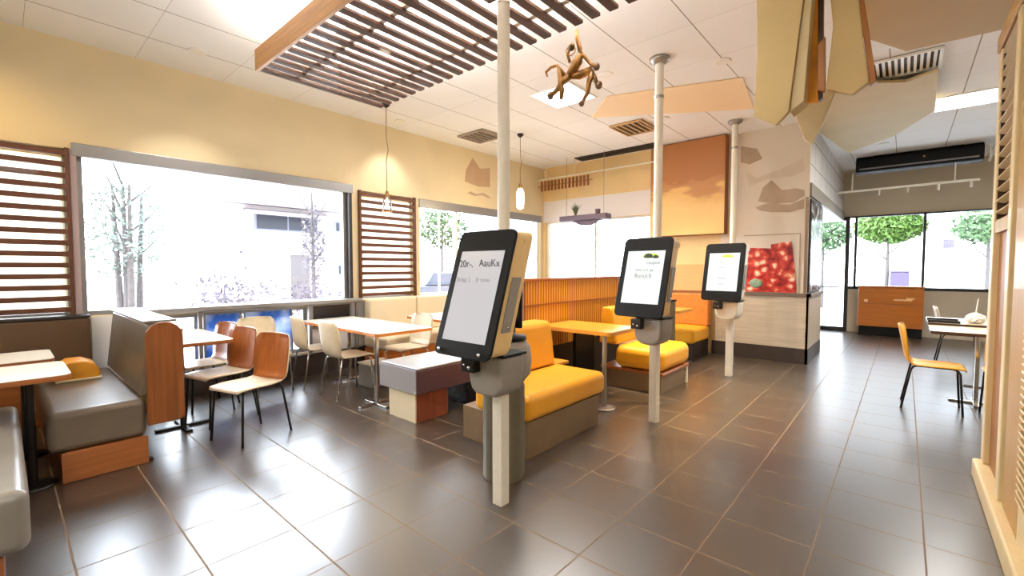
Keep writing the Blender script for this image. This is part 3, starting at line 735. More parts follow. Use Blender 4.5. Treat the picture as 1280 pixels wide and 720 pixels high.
pl = thing('hanging_planter', 'small dark planter shelf with a spiky plant hung before the back window', 'planter', (7.18, 4.5, 2.28))
link('shelf', MB().box(-.1, .1, -.5, .5, 0, .1), mat('plum_grey', (104,88,104), .5), pl, bevel=.01)
b = MB()
for k in range(16):
    a = k*.7; h = .14+.12*random.random(); r = .03+.09*random.random()
    b.tube([(0, .2, .1), (r*math.cos(a)*.5, .2+r*math.sin(a)*.5, .1+h*.7), (r*math.cos(a), .2+r*math.sin(a), .1+h)], [.012, .01, .002], 5)
link('plant', b, mat('dusty_green', (96,100,66), .6, noise=.3), pl)
link('pot', MB().lathe([(.03, .101), (.04, .101), (.05, .19), (.03, .19)], 14, c=(0, -.28)), mat('plum_grey', (104,88,104), .5), pl, smooth=True)
for y in (-.4, .4): link('hanger', MB().tube([(0, y, .1), (0, y, 1.218)], .005, 6), grey_alu, pl)
link('under_bracket', MB().prism([(-.35, -.002), (.25, -.002), (.1, -.08), (-.12, -.1)], .06, 'x', -.03), mat('plum_grey', (104,88,104), .5), pl)

ra = thing('rail_rack', 'row of short dark pegs on a pale rail high before the back window', 'rack', (7.45, 5.2, 2.88))
link('rail', MB().tube([(0, .62, .34), (0, -2.0, .34)], .012, 8), paleplastic, ra)
for k in range(14):
    link('peg', MB().box(-.02, .02, .5-k*.085-.016, .5-k*.085+.016, .1, .3), redwood, ra, bevel=.004)
link('lower_bar', MB().tube([(0, .6, .2), (0, -.7, .2)], .008, 6), redwood, ra)
for y in (.4, -.3): link('stem', MB().tube([(0, y, .34), (0, y, .619)], .008, 6), paleplastic, ra)

# ------------------------------------------------------------------ ceiling fittings
lamp_white = emit('lamp_white', (255,252,246), 9)
lamp_warm = emit('lamp_warm', (255,232,190), 14)
lamp_bulb = emit('lamp_bulb', (255,226,176), 25)
def downlight(x, y, label, z=H, power=0, warm=(1, .92, .8), ang=95, group='recessed ceiling downlights'):
    t = thing('downlight', label, 'downlight', (x, y, z), 0, group)
    link('trim_ring', MB().lathe([(.048, -.002), (.075, -.002), (.072, -.012), (.05, -.012)], 20), white, t)
    link('lens', MB().lathe([(.046, -.003), (.046, -.008)], 20), lamp_warm, t)
    if power:
        l = bpy.data.lights.new('downlight_lamp', 'SPOT'); l.energy = power; l.spot_size = math.radians(ang); l.spot_blend = .6; l.shadow_soft_size = .05; l.color = warm
        o = bpy.data.objects.new('downlight_lamp', l); COL.objects.link(o); o.parent = t; o.location = (0, 0, -.03)
downlight(1.33, 5.22, 'recessed downlight near the left wall, left of the slat canopy', power=60)
downlight(3.83, 5.48, 'small recessed downlight near the pendant hanging before the slat screen', power=40)
downlight(5.6, .12, 'recessed downlight beside the slotted air grille', power=160)
downlight(6.2, -.66, 'recessed downlight at the upper right above the louvred partition', power=60)
downlight(9.9, .33, 'recessed downlight in front of the black air conditioner', power=90)
downlight(-.45, 5.0, 'added gold fill downlight over the left booth, above the frame', power=50, warm=(1, .66, .22), ang=150)  # added out of view to turn the left end of the wall gold
downlight(4.4, 2.5, 'recessed downlight over the yellow booth table', power=170, warm=(1, .78, .42), ang=70)
downlight(6.2, 2.6, 'recessed downlight over the farthest yellow bench', power=170, warm=(1, .78, .45))
downlight(4.9, 1.45, 'recessed downlight over the floor right of the middle kiosk', power=420, warm=(1, .76, .36), ang=44)

def troffer(x0, x1, y0, y1, label, power, z=H, color=(1, .98, .95)):
    t = thing('ceiling_light', label, 'ceiling light', ((x0+x1)/2, (y0+y1)/2, z), 0, 'flat ceiling light panels')
    hx, hy = (x1-x0)/2, (y1-y0)/2
    link('frame', MB().box(-hx, hx, -hy, -hy+.02, -.012, -.001).box(-hx, hx, hy-.02, hy, -.012, -.001).box(-hx, -hx+.02, -hy+.02, hy-.02, -.012, -.001).box(hx-.02, hx, -hy+.02, hy-.02, -.012, -.001), white, t)
    link('diffuser', MB().box(-hx+.02, hx-.02, -hy+.02, hy-.02, -.008, -.002), lamp_white, t)
    l = bpy.data.lights.new('panel_lamp', 'AREA'); l.shape = 'RECTANGLE'; l.size = hx*2; l.size_y = hy*2; l.energy = power; l.color = color
    o = bpy.data.objects.new('panel_lamp', l); COL.objects.link(o); o.parent = t; o.location = (0, 0, -.015)
troffer(4.3, 4.9, 2.9, 3.5, 'bright square ceiling light panel behind the hanging bronze figure', 40)
troffer(7.7, 8.35, -1.1, -.22, 'bright rectangular ceiling light in front of the black air conditioner', 55)
troffer(-2.6, -1.4, 1.5, 2.7, 'added square fill light on the ceiling behind the camera', 40)  # added fill light, out of view
troffer(-.6, .6, -3.0, -1.8, 'added square fill light on the ceiling right of the camera', 40)  # another added fill light outside the view

def vent(x, y, sx, sy, label, n=6, m=steel, slots='x'):
    t = thing('air_vent', label, 'air vent', (x, y, H), 0, 'ceiling air vents')
    link('backing', MB().box(-sx, sx, -sy, sy, -.006, -.001), mat('vent_dark', (60,52,48), .6), t)
    b = MB().box(-sx, sx, -sy, -sy+.025, -.03, -.0065).box(-sx, sx, sy-.025, sy, -.03, -.0065).box(-sx, -sx+.025, -sy+.025, sy-.025, -.03, -.0065).box(sx-.025, sx, -sy+.025, sy-.025, -.03, -.0065)
    link('frame', b, m, t)
    b = MB()
    for k in range(n):
        if slots == 'x':
            y0 = -sy+.03+(2*sy-.06)*(k+.5)/n; b.box(-sx+.026, sx-.026, y0-.012, y0+.012, -.026, -.008)
        else:
            x0 = -sx+.03+(2*sx-.06)*(k+.5)/n; b.box(x0-.009, x0+.009, -sy+.026, sy-.026, -.014, -.008)
    link('louvres', b, m, t)
vtaupe = mat('vent_taupe', (176,160,146), .5)
vent(5.1, 5.12, .25, .28, 'grey square ceiling vent above the mountain silhouette', 5, vtaupe)
vent(6.3, 3.1, .3, .25, 'tan square ceiling vent just left of the middle pole', 5, mat('vent_tan', (206,170,124), .5))
vent(6.2, .08, .28, .3, 'slotted white and dark air grille behind the tan hanging shapes', 11, white, 'x')
ld = thing('linear_diffuser', 'long dark slot diffuser in the ceiling along the back wall', 'air vent', (7.42, 4.0, H))
link('slot_frame', MB().box(-.14, .14, -.8, .8, -.022, -.001), dark_alu, ld, bevel=.003)
link('slot_core', MB().box(-.1, .1, -.76, .76, -.03, -.0225), black, ld)

# pendants
def pendant(x, y, z, label, glow):
    t = thing('pendant_lamp', label, 'lamp', (x, y, z), 0, 'small pendant lamps')
    link('canopy', MB().lathe([(.02, H-z-.05), (.05, H-z-.02), (.052, H-z-.001)], 16), blackmetal, t, smooth=True)
    cz = H-z-.05
    link('cord', MB().tube([(0, 0, cz), (.0, .0, cz*.72), (.018, -.01, cz*.6), (-.004, 0, cz*.5), (0, 0, .27)], .005, 6), mat('brass_cord', (150,116,70), .4, .5), t, smooth=True)
    link('socket', MB().lathe([(.012, .28), (.022, .27), (.024, .21), (.03, .2)], 14), bronze, t, smooth=True)
    if glow:
        link('shade', MB().lathe([(.02, -.12), (.05, -.1), (.06, 0.0), (.055, .14), (.03, .2)], 18), lamp_bulb, t, smooth=True)
    else:
        jar = MB().lathe([(.03, -.0), (.055, .01), (.06, .1), (.055, .16), (.03, .2)], 18)
        link('shade', jar, glass, t, smooth=True)
        link('bulb', MB().lathe([(.006, .05), (.02, .07), (.025, .11), (.014, .16), (.012, .199)], 14), emit('pale_bulb', (255,244,222), 1.2), t, smooth=True)
        link('shade_ring', MB().lathe([(.0605, .01), (.0625, .01), (.0625, .03), (.0605, .03)], 18), bronze, t)
    l = bpy.data.lights.new('pendant_bulb', 'POINT'); l.energy = 12 if glow else 5; l.color = (1, .85, .6); l.shadow_soft_size = .06
    o = bpy.data.objects.new('pendant_bulb', l); COL.objects.link(o); o.parent = t; o.location = (0, 0, -.16 if glow else -.06)
pendant(3.32, 5.05, 2.11, 'clear glass jar pendant on a kinked cord in front of the narrow slat screen', False)
pendant(5.45, 4.6, 2.45, 'glowing white pendant seen just right of the pole behind the nearest kiosk', True)

# bronze hanging figure
hf = thing('hanging_sculpture', 'bronze sculpture of tangled long-limbed hanging figures below the slat canopy', 'sculpture', (2.78, 1.82, 3.11))
def mk(px, py, d): return (d, (722-px)*.0069, (35-py)*.0059-.01)
limbs = [
    ([(722,34,0),(723,45,.0),(725,56,.01),(727,64,0)], [.012,.016,.018,.016]),
    ([(727,64,0),(724,72,0),(718,80,0),(714,86,0)], [.02,.034,.036,.03]),
    ([(727,62,0),(731,70,.03),(735,77,.05),(741,81,.05)], [.015,.015,.013,.016]),
    ([(714,86,0),(708,92,-.03),(702,100,-.03),(695,106,-.04)], [.03,.026,.02,.016]),
    ([(714,86,0),(722,86,.04),(731,83,.06),(736,87,.06)], [.026,.032,.03,.022]),
    ([(736,87,.06),(733,97,.05),(731,110,.05),(726,120,.04)], [.024,.02,.017,.012]),
    ([(733,80,.05),(738,92,.07),(740,101,.08)], [.018,.015,.014]),
    ([(710,88,-.02),(707,80,-.05),(704,74,-.06),(696,73,-.06),(689,77,-.06),(691,83,-.06)], [.02,.016,.013,.012,.01,.006]),
    ([(706,78,-.05),(706,92,-.04),(708,104,-.04),(706,114,-.03)], [.02,.02,.02,.014]),
    ([(716,72,-.02),(713,62,-.02),(716,54,-.02),(721,51,-.02)], [.012,.011,.01,.008]),
]
b = MB()
for pts, rs in limbs: b.tube([mk(*p) for p in pts], rs, 8)
body = link('figures', b, bronze, hf, smooth=True)
b = MB()
for px, py, d, r in ((718,54,-.02,.026),(741,81,.06,.024),(742,102,.08,.026),(693,106,-.04,.026),(725,121,.04,.02)):
    b.sphere(mk(px, py, d), r, 1, 1, 1.2)
link('heads', b, mat('dark_bronze', (120,96,76), .35, .7), hf, smooth=True)
link('ring', MB().tube([mk(717+6*math.cos(a*.7), 58+6*math.sin(a*.7), -.02) for a in range(10)], .005, 6), mat('gold', (236,190,110), .25, .9), hf)

# ------------------------------------------------------------------ tan hanging ceiling shapes, upper right
def slab(name, label, pieces, loc, cat='ceiling baffle', group='tan angular ceiling shapes'):
    t = thing(name, label, cat, loc, 0, group)
    for pn_, mb, m in pieces: link(pn_, mb, m, t, bevel=.004)
    return t
slab('ceiling_baffle', 'wide tan hanging baffle with a jagged bottom, leftmost of the tan ceiling shapes',
     [('sheet', MB().prism([(.13, 0), (.0, 0), (-.19, 0), (-.1, -.96), (-.02, -1.04), (.13, -.94), (.115, -.5)], .05, 'x'), tan),
      ('return_edge', MB().prism([(-.195, 0), (-.23, 0), (-.19, -.9), (-.105, -.96)], .16, 'x', .02), tan2)], (3.82, .77, H-.002))
slab('ceiling_baffle', 'narrow bright orange strip hanging between the tan ceiling shapes',
     [('sheet', MB().prism([(.04, -.1), (-.05, -.1), (-.07, -.88), (.03, -.86)], .05, 'x'), orange),
      ('edge', MB().prism([(-.055, -.1), (-.085, -.1), (-.1, -.86), (-.075, -.88)], .05, 'x'), darklouv),
      ('hanger', MB().box(.02, .03, -.01, 0, -.1, 0), darklouv)], (3.98, .585, H-.002))
slab('ceiling_baffle', 'tan pointed hanging leaf with a brown right edge, beside the orange strip',
     [('sheet', MB().prism([(.08, 0), (-.06, 0), (-.17, -.84), (-.08, -.9), (.07, -.82), (.04, -.4)], .05, 'x'), tan),
      ('edge', MB().prism([(-.065, 0), (-.09, 0), (-.21, -.84), (-.175, -.86)], .05, 'x', .01), brownpanel),
      ('fin', MB().prism([(.13, -.5), (.085, -.45), (.075, -.84), (.12, -.82)], .05, 'x'), brownpanel)], (3.92, .39, H-.002))
slab('ceiling_baffle', 'small pale tan triangular shape hanging lowest below the orange strip',
     [('sheet', MB().prism([(.14, -.8), (-.18, -.66), (-.06, -.98), (.0, -1.12), (.05, -1.08)], .05, 'x'), tan2),
      ('hanger', MB().tube([(.02, .0, -.8), (.02, .0, 0)], .008, 6), tan2)], (4.25, .58, H-.002))
def cloudslab(label, pts, z, th, m):
    t = thing('ceiling_cloud', label, 'ceiling panel', (pts[0][0], pts[0][1], z), 0, 'tan ceiling panels')
    q = [(x-pts[0][0], y-pts[0][1]) for x, y in pts]
    link('panel', MB().prism(q, th, 'z'), m, t, bevel=.004)
    for k in ((0, len(q)//2) if H-z > .03 else ()):
        cx = sum(p[0] for p in q)/len(q); cy = sum(p[1] for p in q)/len(q)
        x, y = (q[k][0]*.7+cx*.3), (q[k][1]*.7+cy*.3)
        link('hanger', MB().tube([(x, y, th), (x, y, H-z-.001)], .008, 6), white, t)
cloudslab('broad tan dropped ceiling panel across the top right corner', [(2.6, .34), (3.9, .3), (4.75, .32), (5.3, .05), (5.35, -.7), (5.5, -2.6), (2.6, -2.6)], 3.3, .08, mat('gold_tan_paint', (190,156,92), .65, noise=.06, nscale=2))
cloudslab('thin peach coloured ceiling panel behind the hanging bronze figure', [(4.95, 2.8), (5.45, 1.4), (6.6, 1.55), (5.5, 3.35)], H-.013, .012, mat('peach_paint', (250,222,182), .7))
cloudslab('curved tan ceiling panel hanging in front of the slotted air grille', [(6.97, .95), (8.1, 1.0), (9.8, .8), (9.0, .18), (7.9, -.23), (6.35, -.2), (6.5, .05), (6.25, .38), (6.2, .7)], 3.4, .03, tan)

# ------------------------------------------------------------------ far right: air conditioner, track, cabinet, tables
ac = thing('air_conditioner', 'long black wall air conditioner near the ceiling at the far right', 'air conditioner', (10.8, -.1, 3.2))
link('casing', MB().prism([(0, .02), (.04, 0), (.3, 0), (.3, .295), (.06, .295), (0, .24)], 1.7, 'y', -.84), black, ac, bevel=.015, seg=3)
link('outlet_flap', MB().box(-.012, -.001, -.78, .8, .05, .075), mat('grey_strip', (120,118,116), .4), ac)
link('end_pipe', MB().tube([(.05, -.86, .24), (.05, -.9, .22), (.05, -.92, .05), (.05, -.9, -.03)], .02, 8), paleplastic, ac, smooth=True)
link('badge', MB().sphere((-.004, -.1, .17), .018, .3, 1, 1), bronze, ac, smooth=True)
link('mount', MB().box(.05, .25, -.6, .6, .2955, .299), dark_alu, ac)
tk = thing('track_rail', 'pale service rail with short stubs below the black air conditioner', 'rail', (10.8, .1, 2.86))
link('rail', MB().tube([(0, .93, 0), (0, -1.0, .02)], .022, 8), paleplastic, tk)
for y in (.3, -.1, -.5, -.9): link('stub', MB().tube([(0, y, .0), (0, y, -.1)], .018, 8), paleplastic, tk)
for y in (.7, -.7): link('drop_rod', MB().tube([(.0, y, .02), (.0, y, .339)], .01, 6), paleplastic, tk)

cabm = wood('amber_cabinet', (190,108,36), .22, 'y', .2, .5)
cab = thing('service_cabinet', 'glossy orange-brown low cabinet on a dark plinth under the far window', 'cabinet', (11.88, .2, 0))
link('plinth', MB().box(.04, .38, -.49, .5, 0, .19), black, cab, bevel=.004)
link('body', MB().box(0, .4, -.5, .52, .192, 1.0), cabm, cab, bevel=.008)
link('worktop', MB().box(-.02, .4, -.52, .54, 1.002, 1.03), cabm, cab, bevel=.006)
link('door_seam', MB().box(-.004, -.0005, -.48, .5, .66, .668), darklouv, cab)
link('painted_reflex', MB().box(-.005, -.0005, -.33, -.05, .74, .77).box(-.005, -.0005, -.36, -.24, .77, .8), mat('pale_gold_mark', (240,190,130), .4), cab)  # faint lettering reflection on the glossy front, painted as pale bars
link('painted_reflex', MB().box(-.005, -.0005, .36, .42, .7, .75), mat('pale_gold_mark', (240,190,130), .4), cab)  # second painted patch of the same reflection
table('wooden topped table with dark edge, nearer one at the right by the yellow chair', 6.36, 7.02, -1.25, -.22, posts=[(-.1, .15)], edge=darklouv, top=wood('pale_oak_top', (226,204,170), .3, 'y', .1), post_m=chrome, group='oak topped tables at the right')
table('wooden topped table, farther one at the right with the white paper bag', 7.1, 7.9, -1.3, -.22, z=.77, posts=[(0, 0)], edge=darklouv, top=wood('pale_oak_top', (226,204,170), .3, 'y', .1), post_m=chrome, group='oak topped tables at the right')
YC = 'yellow chairs at the right tables'
yc = chair('yellow chair seen from the side at the right, nearest the louvred partition', (6.1, -.25, 0), PI/2, yellowchair, yellowchair, blackmetal, YC)
dup(yc, (6.05, -.78, 0), PI, 'yellow chair half hidden behind the louvred partition', YC)
chair('pale wooden chair beyond the oak tables, between them and the orange cabinet', (9.2, -.62, 0), PI/2, veneer_cream, veneer_cream, blackmetal, YC)
pg = thing('paper_wrapper', 'crumpled white paper wrapper with a thin straw on the farther oak table', 'wrapper', (7.3, -.62, .771))
b = MB().sphere((0, 0, .055), .1, 1.1, 1, .7, 3)
for v in b.bm.verts:
    k = .8+.35*math.sin(v.co.x*90+v.co.z*50)*math.sin(v.co.y*80+v.co.z*70); v.co.x *= k; v.co.y *= k; v.co.z = max(0, v.co.z*(1.15-.25*k))
link('crumpled_paper', b, white, pg)
link('straw', MB().tube([(0, 0, .08), (.01, -.02, .28)], .006, 8), white, pg)
ty = thing('serving_tray', 'dark serving tray lying on the farther oak table', 'tray', (7.25, -.36, .771))
link('tray_bed', MB().box(-.14, .14, -.12, .13, 0, .01), blackmetal, ty, bevel=.004)
link('tray_rim', MB().box(-.15, -.1405, -.13, .14, 0, .03), blackmetal, ty); link('tray_rim', MB().box(.1405, .15, -.13, .14, 0, .03), blackmetal, ty)

# ------------------------------------------------------------------ louvred partition along the right edge
pt = thing('louvred_partition', 'tall tan wooden partition with louvres along the right edge of the frame', 'partition', (0, -.43, 0))
Y0, Y1 = -.07, 0
link('base_rail', MB().box(1.6, 4.3, Y0-.03, .05, 0, .12), creampaint, pt, bevel=.012)
link('top_rail', MB().box(1.6, 4.3, Y0-.01, .02, 2.78, 2.88), tanwood, pt, bevel=.006)
link('end_post', MB().box(4.2, 4.3, Y0, .01, .12, 2.78), creampaint, pt, bevel=.006)
link('post', MB().box(3.57, 3.66, Y0, .012, .12, 2.78), creampaint, pt, bevel=.006)
link('post', MB().box(3.1, 3.5, Y0, .0, .12, 2.78), tanwood, pt, bevel=.006)
link('infill_panel', MB().box(3.66, 4.2, Y0+.01, -.02, .12, 1.62), brownpanel, pt)
link('infill_rail', MB().box(3.66, 4.2, Y0, .005, 1.62, 1.7), tanwood, pt, bevel=.004)
def louvres(x0, x1, z0, z1, n, m, name, sl=.022, rot=14):
    b = MB(); p = (z1-z0)/n
    for k in range(n):
        z = z0+p*(k+.5)
        M = Matrix.Translation((0, -.012, z)) @ Matrix.Rotation(math.radians(rot), 4, 'X')
        b.box(x0, x1, -sl, sl, -.004, .004, M)
    link(name, b, m, pt)
louvres(3.66, 4.188, 1.71, 2.78, 15, creampaint, 'upper_louvres')
link('louvre_backing', MB().box(3.66, 4.198, -.045, -.04, 1.71, 2.78).box(4.19, 4.198, -.04, 0, 1.71, 2.78), darklouv, pt)
louvres(2.0, 3.1, .3, 1.5, 34, creampaint, 'lower_louvres')
link('louvre_backing', MB().box(2.0, 3.1, -.05, -.045, .3, 1.5), tanwood, pt)
louvres(2.0, 3.1, 1.62, 2.78, 30, tanwood, 'upper_louvres')
link('louvre_backing', MB().box(2.0, 3.1, -.05, -.045, 1.62, 2.78), darklouv, pt)
link('lock_rail', MB().box(2.0, 3.1, Y0, .0, 1.5, 1.62), tanwood, pt, bevel=.004)
link('lower_rail', MB().box(2.0, 3.1, Y0, .0, .12, .3), creampaint, pt, bevel=.004)
link('post', MB().box(1.6, 2.0, Y0, .0, .12, 2.78), tanwood, pt, bevel=.004)

# ------------------------------------------------------------------ outdoors
struct('ground_outside', MB().box(-40, 70, -50, 70, -.3, -.14), concrete)
def tree(label, x, y, h, crown_r, leaf_m, n, crown=(1, 1, 1), trunk_m=None, lw=.12, stems=1, cz=.68, kind='tree'):
    t = thing('street_tree', label, kind, (x, y, -.14), 0, 'trees outside the windows')
    tm = trunk_m or mat('grey_bark', (88,82,82), .9, noise=.3)
    b = MB()
    for s in range(stems):
        a = s*2.4; r = .0 if stems == 1 else .12*s
        b.tube([(r*math.cos(a), r*math.sin(a), 0), (r*1.3*math.cos(a), r*1.3*math.sin(a), h*.4), (r*1.7*math.cos(a), r*1.7*math.sin(a), h*.8)], [.07, .055, .025], 7)
    for k in range(9):
        a = k*2.1; z = h*(.4+.05*k); q = crown_r*.7
        b.tube([(0, 0, z), (q*.5*math.cos(a), q*.5*math.sin(a), z+h*.08), (q*math.cos(a), q*math.sin(a), z+h*.18)], [.03, .02, .008], 5)
    link('trunk', b, tm, t)
    b = MB(); rnd = random.Random(int(x*10+y))
    for k in range(n):
        while True:
            v = Vector((rnd.uniform(-1, 1), rnd.uniform(-1, 1), rnd.uniform(-1, 1)))
            if v.length < 1 and rnd.random() < .35+.65*v.length: break
        c = Vector((v.x*crown_r*crown[0], v.y*crown_r*crown[1], h*cz+v.z*crown_r*crown[2]))
        u = Vector((rnd.gauss(0, 1), rnd.gauss(0, 1), rnd.gauss(0, 1))).normalized(); w_ = u.orthogonal().normalized()
        s = lw*rnd.uniform(.6, 1.3)
        vs = [b.bm.verts.new(c+u*s), b.bm.verts.new(c+w_*s*.5), b.bm.verts.new(c-u*s), b.bm.verts.new(c-w_*s*.5)]
        b.bm.faces.new(vs)
    link('foliage', b, leaf_m, t)
    return t
pale_leaf = mat('dusty_pale_leaf', (112,124,116), .8, noise=.3)
mid_leaf = mat('mid_green_leaf', (84,112,72), .8, noise=.4)
green_leaf = mat('bright_green_leaf', (84,118,44), .7, noise=.5)
tree('pale grey-green tree with several thin stems outside the big window', 1.7, 12.0, 4.0, .95, pale_leaf, 900, (.75, .75, 1.1), stems=4, lw=.06, cz=.58)
tree('slim pale tree outside the right end of the big window', 6.5, 14.0, 4.2, .7, mat('mauve_leaf', (98,90,100), .8, noise=.3), 500, (.5, .5, 1.9), lw=.07, cz=.55)
tree('leafy pale green tree outside the window behind the narrow slat screen', 13.4, 16.0, 4.8, 1.2, mid_leaf, 1400, (1.1, .9, .8), lw=.12, cz=.7)
tree('green tree seen through the far window above the orange cabinet', 20.0, .45, 4.0, 1.05, green_leaf, 2200, (.7, .95, .55), lw=.1, cz=.74)
tree('paler tree seen through the glass door at the far end', 21.0, 2.4, 4.0, 1.0, mid_leaf, 1200, (.7, .9, .7), lw=.1, cz=.72)
tree('pale tree at the right edge of the far window', 23.0, -2.2, 4.2, 1.1, mid_leaf, 900, (.7, .9, .6), lw=.12, cz=.72)
# shrubs
def shrub(x, y, label, m, w=.7, h=.9):
    t = thing('shrub', label, 'shrub', (x, y, -.14), 0, 'shrubs outside the big window')
    b = MB()
    for k in range(6): b.tube([(0, 0, 0), (w*.3*math.cos(k), w*.3*math.sin(k), h*.4), (w*.5*math.cos(k), w*.5*math.sin(k), h*.8)], [.02, .015, .006], 5)
    link('stems', b, mat('grey_bark', (88,82,82), .9, noise=.3), t)
    b = MB(); rnd = random.Random(int(x*7))
    for k in range(420):
        c = Vector((rnd.gauss(0, w*.4), rnd.gauss(0, w*.4), abs(rnd.gauss(h*.55, h*.25)))); u = Vector((rnd.gauss(0, 1), rnd.gauss(0, 1), rnd.gauss(0, 1))).normalized(); q = u.orthogonal().normalized(); s = .06
        b.bm.faces.new([b.bm.verts.new(c+u*s), b.bm.verts.new(c+q*s*.6), b.bm.verts.new(c-u*s), b.bm.verts.new(c-q*s*.6)])
    link('foliage', b, m, t)
shrub(3.2, 10.6, 'greyish shrub at the foot of the many-stemmed tree', mat('grey_violet_leaf', (84,76,90), .8, noise=.4), .8, 1.3)
shrub(-.2, 11.6, 'pale green shrub left of the many-stemmed tree', pale_leaf, .7, 1.5)
shrub(5.2, 11.6, 'grey shrub in front of the pale house outside the big window', mat('grey_violet_leaf', (84,76,90), .8, noise=.4), .9, 1.2)
# gabled house
hs = thing('house', 'pale gabled house with small dark windows across the street', 'building', (5.3, 20.0, -.14))
hw_m = mat('pale_render', (178,168,168), .9, noise=.05, nscale=1)
link('wall', MB().box(0, 6.2, 0, 6, 0, 4.1), hw_m, hs)
link('roof', MB().prism([(-.4, 4.1), (2.0, 5.05), (6.6, 4.6), (6.6, 4.1)], 6.6, 'y', -.35), mat('roof_grey', (138,128,132), .9, noise=.1), hs)
for x, z, w_, h_ in ((5.0, 3.2, .5, .5), (5.1, 1.2, .5, .5), (1.6, 3.1, 2.6, .7)):
    f = link('window', MB().box(x, x+w_, -.06, -.001, z, z+h_), mat('window_grey', (120,122,136), .5), hs)
    link('pane', MB().box(x+.06, x+w_/2-.03, -.07, -.061, z+.06, z+h_-.06).box(x+w_/2+.03, x+w_-.06, -.07, -.061, z+.06, z+h_-.06), mat('house_pane', (46,48,58), .4), f)
link('door', MB().box(3.0, 3.8, -.05, -.001, 0, 2.1), mat('house_door', (98,92,94), .7), hs)
link('awning', MB().prism([(-.0, 3.95), (-1.0, 3.7), (-1.0, 3.64), (0, 3.86)], 3.4, 'x', 1.2), mat('roof_grey', (138,128,132), .9), hs)
for v in hs.children:
    pass
def car(x, y, label, col, rotz=0):
    t = thing('parked_car', label, 'car', (x, y, -.14), rotz, 'cars parked outside')
    m = mat('car_'+str(col), col, .3, coat=.5)
    link('body', MB().prism([(-2.0, .3), (2.0, .3), (2.05, .7), (1.3, .85), (-1.8, .88), (-2.05, .7)], 1.6, 'y', -.8), m, t, bevel=.06, seg=3)
    link('cabin', MB().prism([(-1.5, .88), (.9, .86), (.3, 1.35), (-1.1, 1.38)], 1.4, 'y', -.7), mat('car_glass', (70,78,92), .1), t, bevel=.05, seg=3)
    for sx in (-1.25, 1.25):
        for sy in (-.82, .66):
            link('wheel', MB().lathe([(.15, 0), (.31, .0), (.31, .16), (.15, .16)], 20, M=Matrix.Translation((sx, sy+.16, .31)) @ Matrix.Rotation(PI/2, 4, 'X')), black, t)
car(11.8, 14.0, 'dark car parked outside the window behind the nearest kiosk', (76,80,90))
car(17.5, 18.5, 'silver car parked farther off outside the same window', (170,176,186))
ub = thing('street_sign', 'small dark sign on a post outside the right far window', 'sign', (20.0, -1.03, -.14))
link('sign_post', MB().tube([(0, 0, 0), (0, 0, 2.5)], .025, 8), grey_alu, ub)
link('sign_plate', MB().box(-.03, -.026+.0, -.13, .13, 2.17, 2.45), mat('sign_violet', (92,86,110), .5, noise=.4, nscale=30), ub)
bx = thing('utility_box', 'dark violet box standing outside above the orange cabinet', 'box', (20.0, .12, -.14))
link('case', MB().box(-.2, .2, -.25, .25, 0, 1.4), mat('violet_box', (74,64,92), .5), bx, bevel=.02)
link('cap', MB().box(-.22, .22, -.27, .27, 1.402, 1.44), mat('violet_box', (74,64,92), .5), bx, bevel=.01)
bl = thing('water_cask', 'blue-grey barrel standing outside beside the dark violet box', 'barrel', (20.0, .95, -.14))
link('body', MB().lathe([(.2, 0), (.27, .3), (.28, .8), (.24, 1.3), (.18, 1.5)], 20), mat('blue_grey', (120,146,176), .5), bl, smooth=True)
link('lid', MB().lathe([(.19, 1.501), (.19, 1.54), (.1, 1.56)], 20), mat('pale_blue_lid', (170,190,210), .5), bl)
lp = thing('lamp_post', 'thin grey lamp post outside the window behind the nearest kiosk', 'lamp post', (10.4, 12.6, -.14))
link('pole', MB().tube([(0, 0, 0), (0, 0, 5.0)], [.05, .03], 8), grey_alu, lp)
link('lamp_head', MB().tube([(0, 0, 5.0), (.3, 0, 5.15), (.6, 0, 5.15)], [.03, .03, .06], 8), grey_alu, lp)
link('base', MB().lathe([(.16, 0), (.16, .3), (.06, .4)], 14), dark_alu, lp)

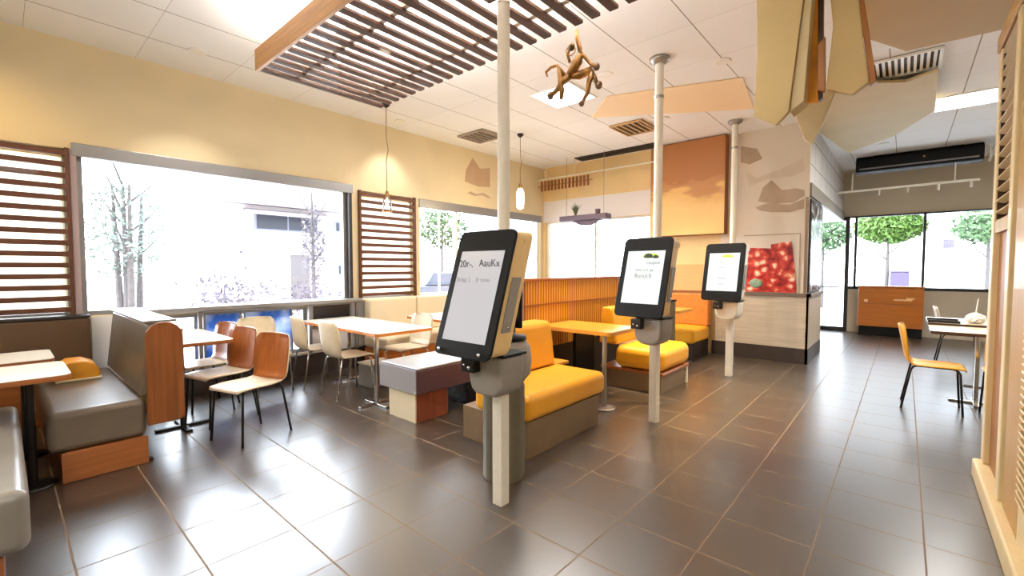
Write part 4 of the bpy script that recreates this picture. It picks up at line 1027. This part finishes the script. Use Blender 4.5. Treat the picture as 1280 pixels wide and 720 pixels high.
# ------------------------------------------------------------------ light
wd = bpy.data.worlds.new('sky'); S.world = wd; wd.use_nodes = True
nt = wd.node_tree; bg = nt.nodes['Background']
tc = nt.nodes.new('ShaderNodeTexCoord'); sp = nt.nodes.new('ShaderNodeSeparateXYZ'); rp = nt.nodes.new('ShaderNodeValToRGB')
rp.color_ramp.elements[0].color = (.92, .94, 1, 1); rp.color_ramp.elements[1].color = (.8, .9, 1, 1)
nt.links.new(tc.outputs['Generated'], sp.inputs[0]); nt.links.new(sp.outputs[2], rp.inputs[0]); nt.links.new(rp.outputs[0], bg.inputs[0])
mr = nt.nodes.new('ShaderNodeMapRange')       # brighter sky on the sun's side of the building
mr.inputs['From Min'].default_value = -.1; mr.inputs['From Max'].default_value = .75
mr.inputs['To Min'].default_value = 4.5; mr.inputs['To Max'].default_value = 15.0
nt.links.new(sp.outputs[1], mr.inputs['Value']); nt.links.new(mr.outputs[0], bg.inputs[1])
def portal(name, loc, rot, sx, sy):
    l = bpy.data.lights.new(name, 'AREA'); l.shape = 'RECTANGLE'; l.size = sx; l.size_y = sy; l.cycles.is_portal = True
    o = bpy.data.objects.new(name, l); COL.objects.link(o); o.location = loc; o.rotation_euler = rot
portal('window_portal', (1.86, W+.25, 1.72), (-PI/2, 0, 0), 2.8, 1.6)
portal('window_portal', (1.82, W+.25, .6), (-PI/2, 0, 0), 1.7, .64)
portal('window_portal', (5.97, W+.25, 1.72), (-PI/2, 0, 0), 3.2, 1.6)
portal('window_portal', (F+.25, -.3, 1.6), (0, PI/2, 0), 2.6, 5.6)
sun = bpy.data.lights.new('sun', 'SUN'); sun.energy = 5; sun.angle = .05; sun.color = (1, .96, .9)
so = bpy.data.objects.new('sun', sun); COL.objects.link(so); so.rotation_euler = (math.radians(38), math.radians(0), math.radians(-40))

# ------------------------------------------------------------------ camera
cam = bpy.data.cameras.new('camera'); co = bpy.data.objects.new('camera', cam); COL.objects.link(co)
f = 560.0
cam.sensor_width = 36; cam.lens = 36*f/1280; cam.clip_start = .02; cam.clip_end = 300
pitch = math.atan(25/560); yaw = math.atan2(491, math.hypot(560, 25))
co.location = (0, 0, 1.4); co.rotation_euler = (PI/2-pitch, 0, yaw-PI/2)
S.camera = co
S.view_settings.view_transform = 'Standard'; S.view_settings.look = 'None'; S.view_settings.exposure = .45; S.view_settings.gamma = 1
S.view_settings.use_curve_mapping = False
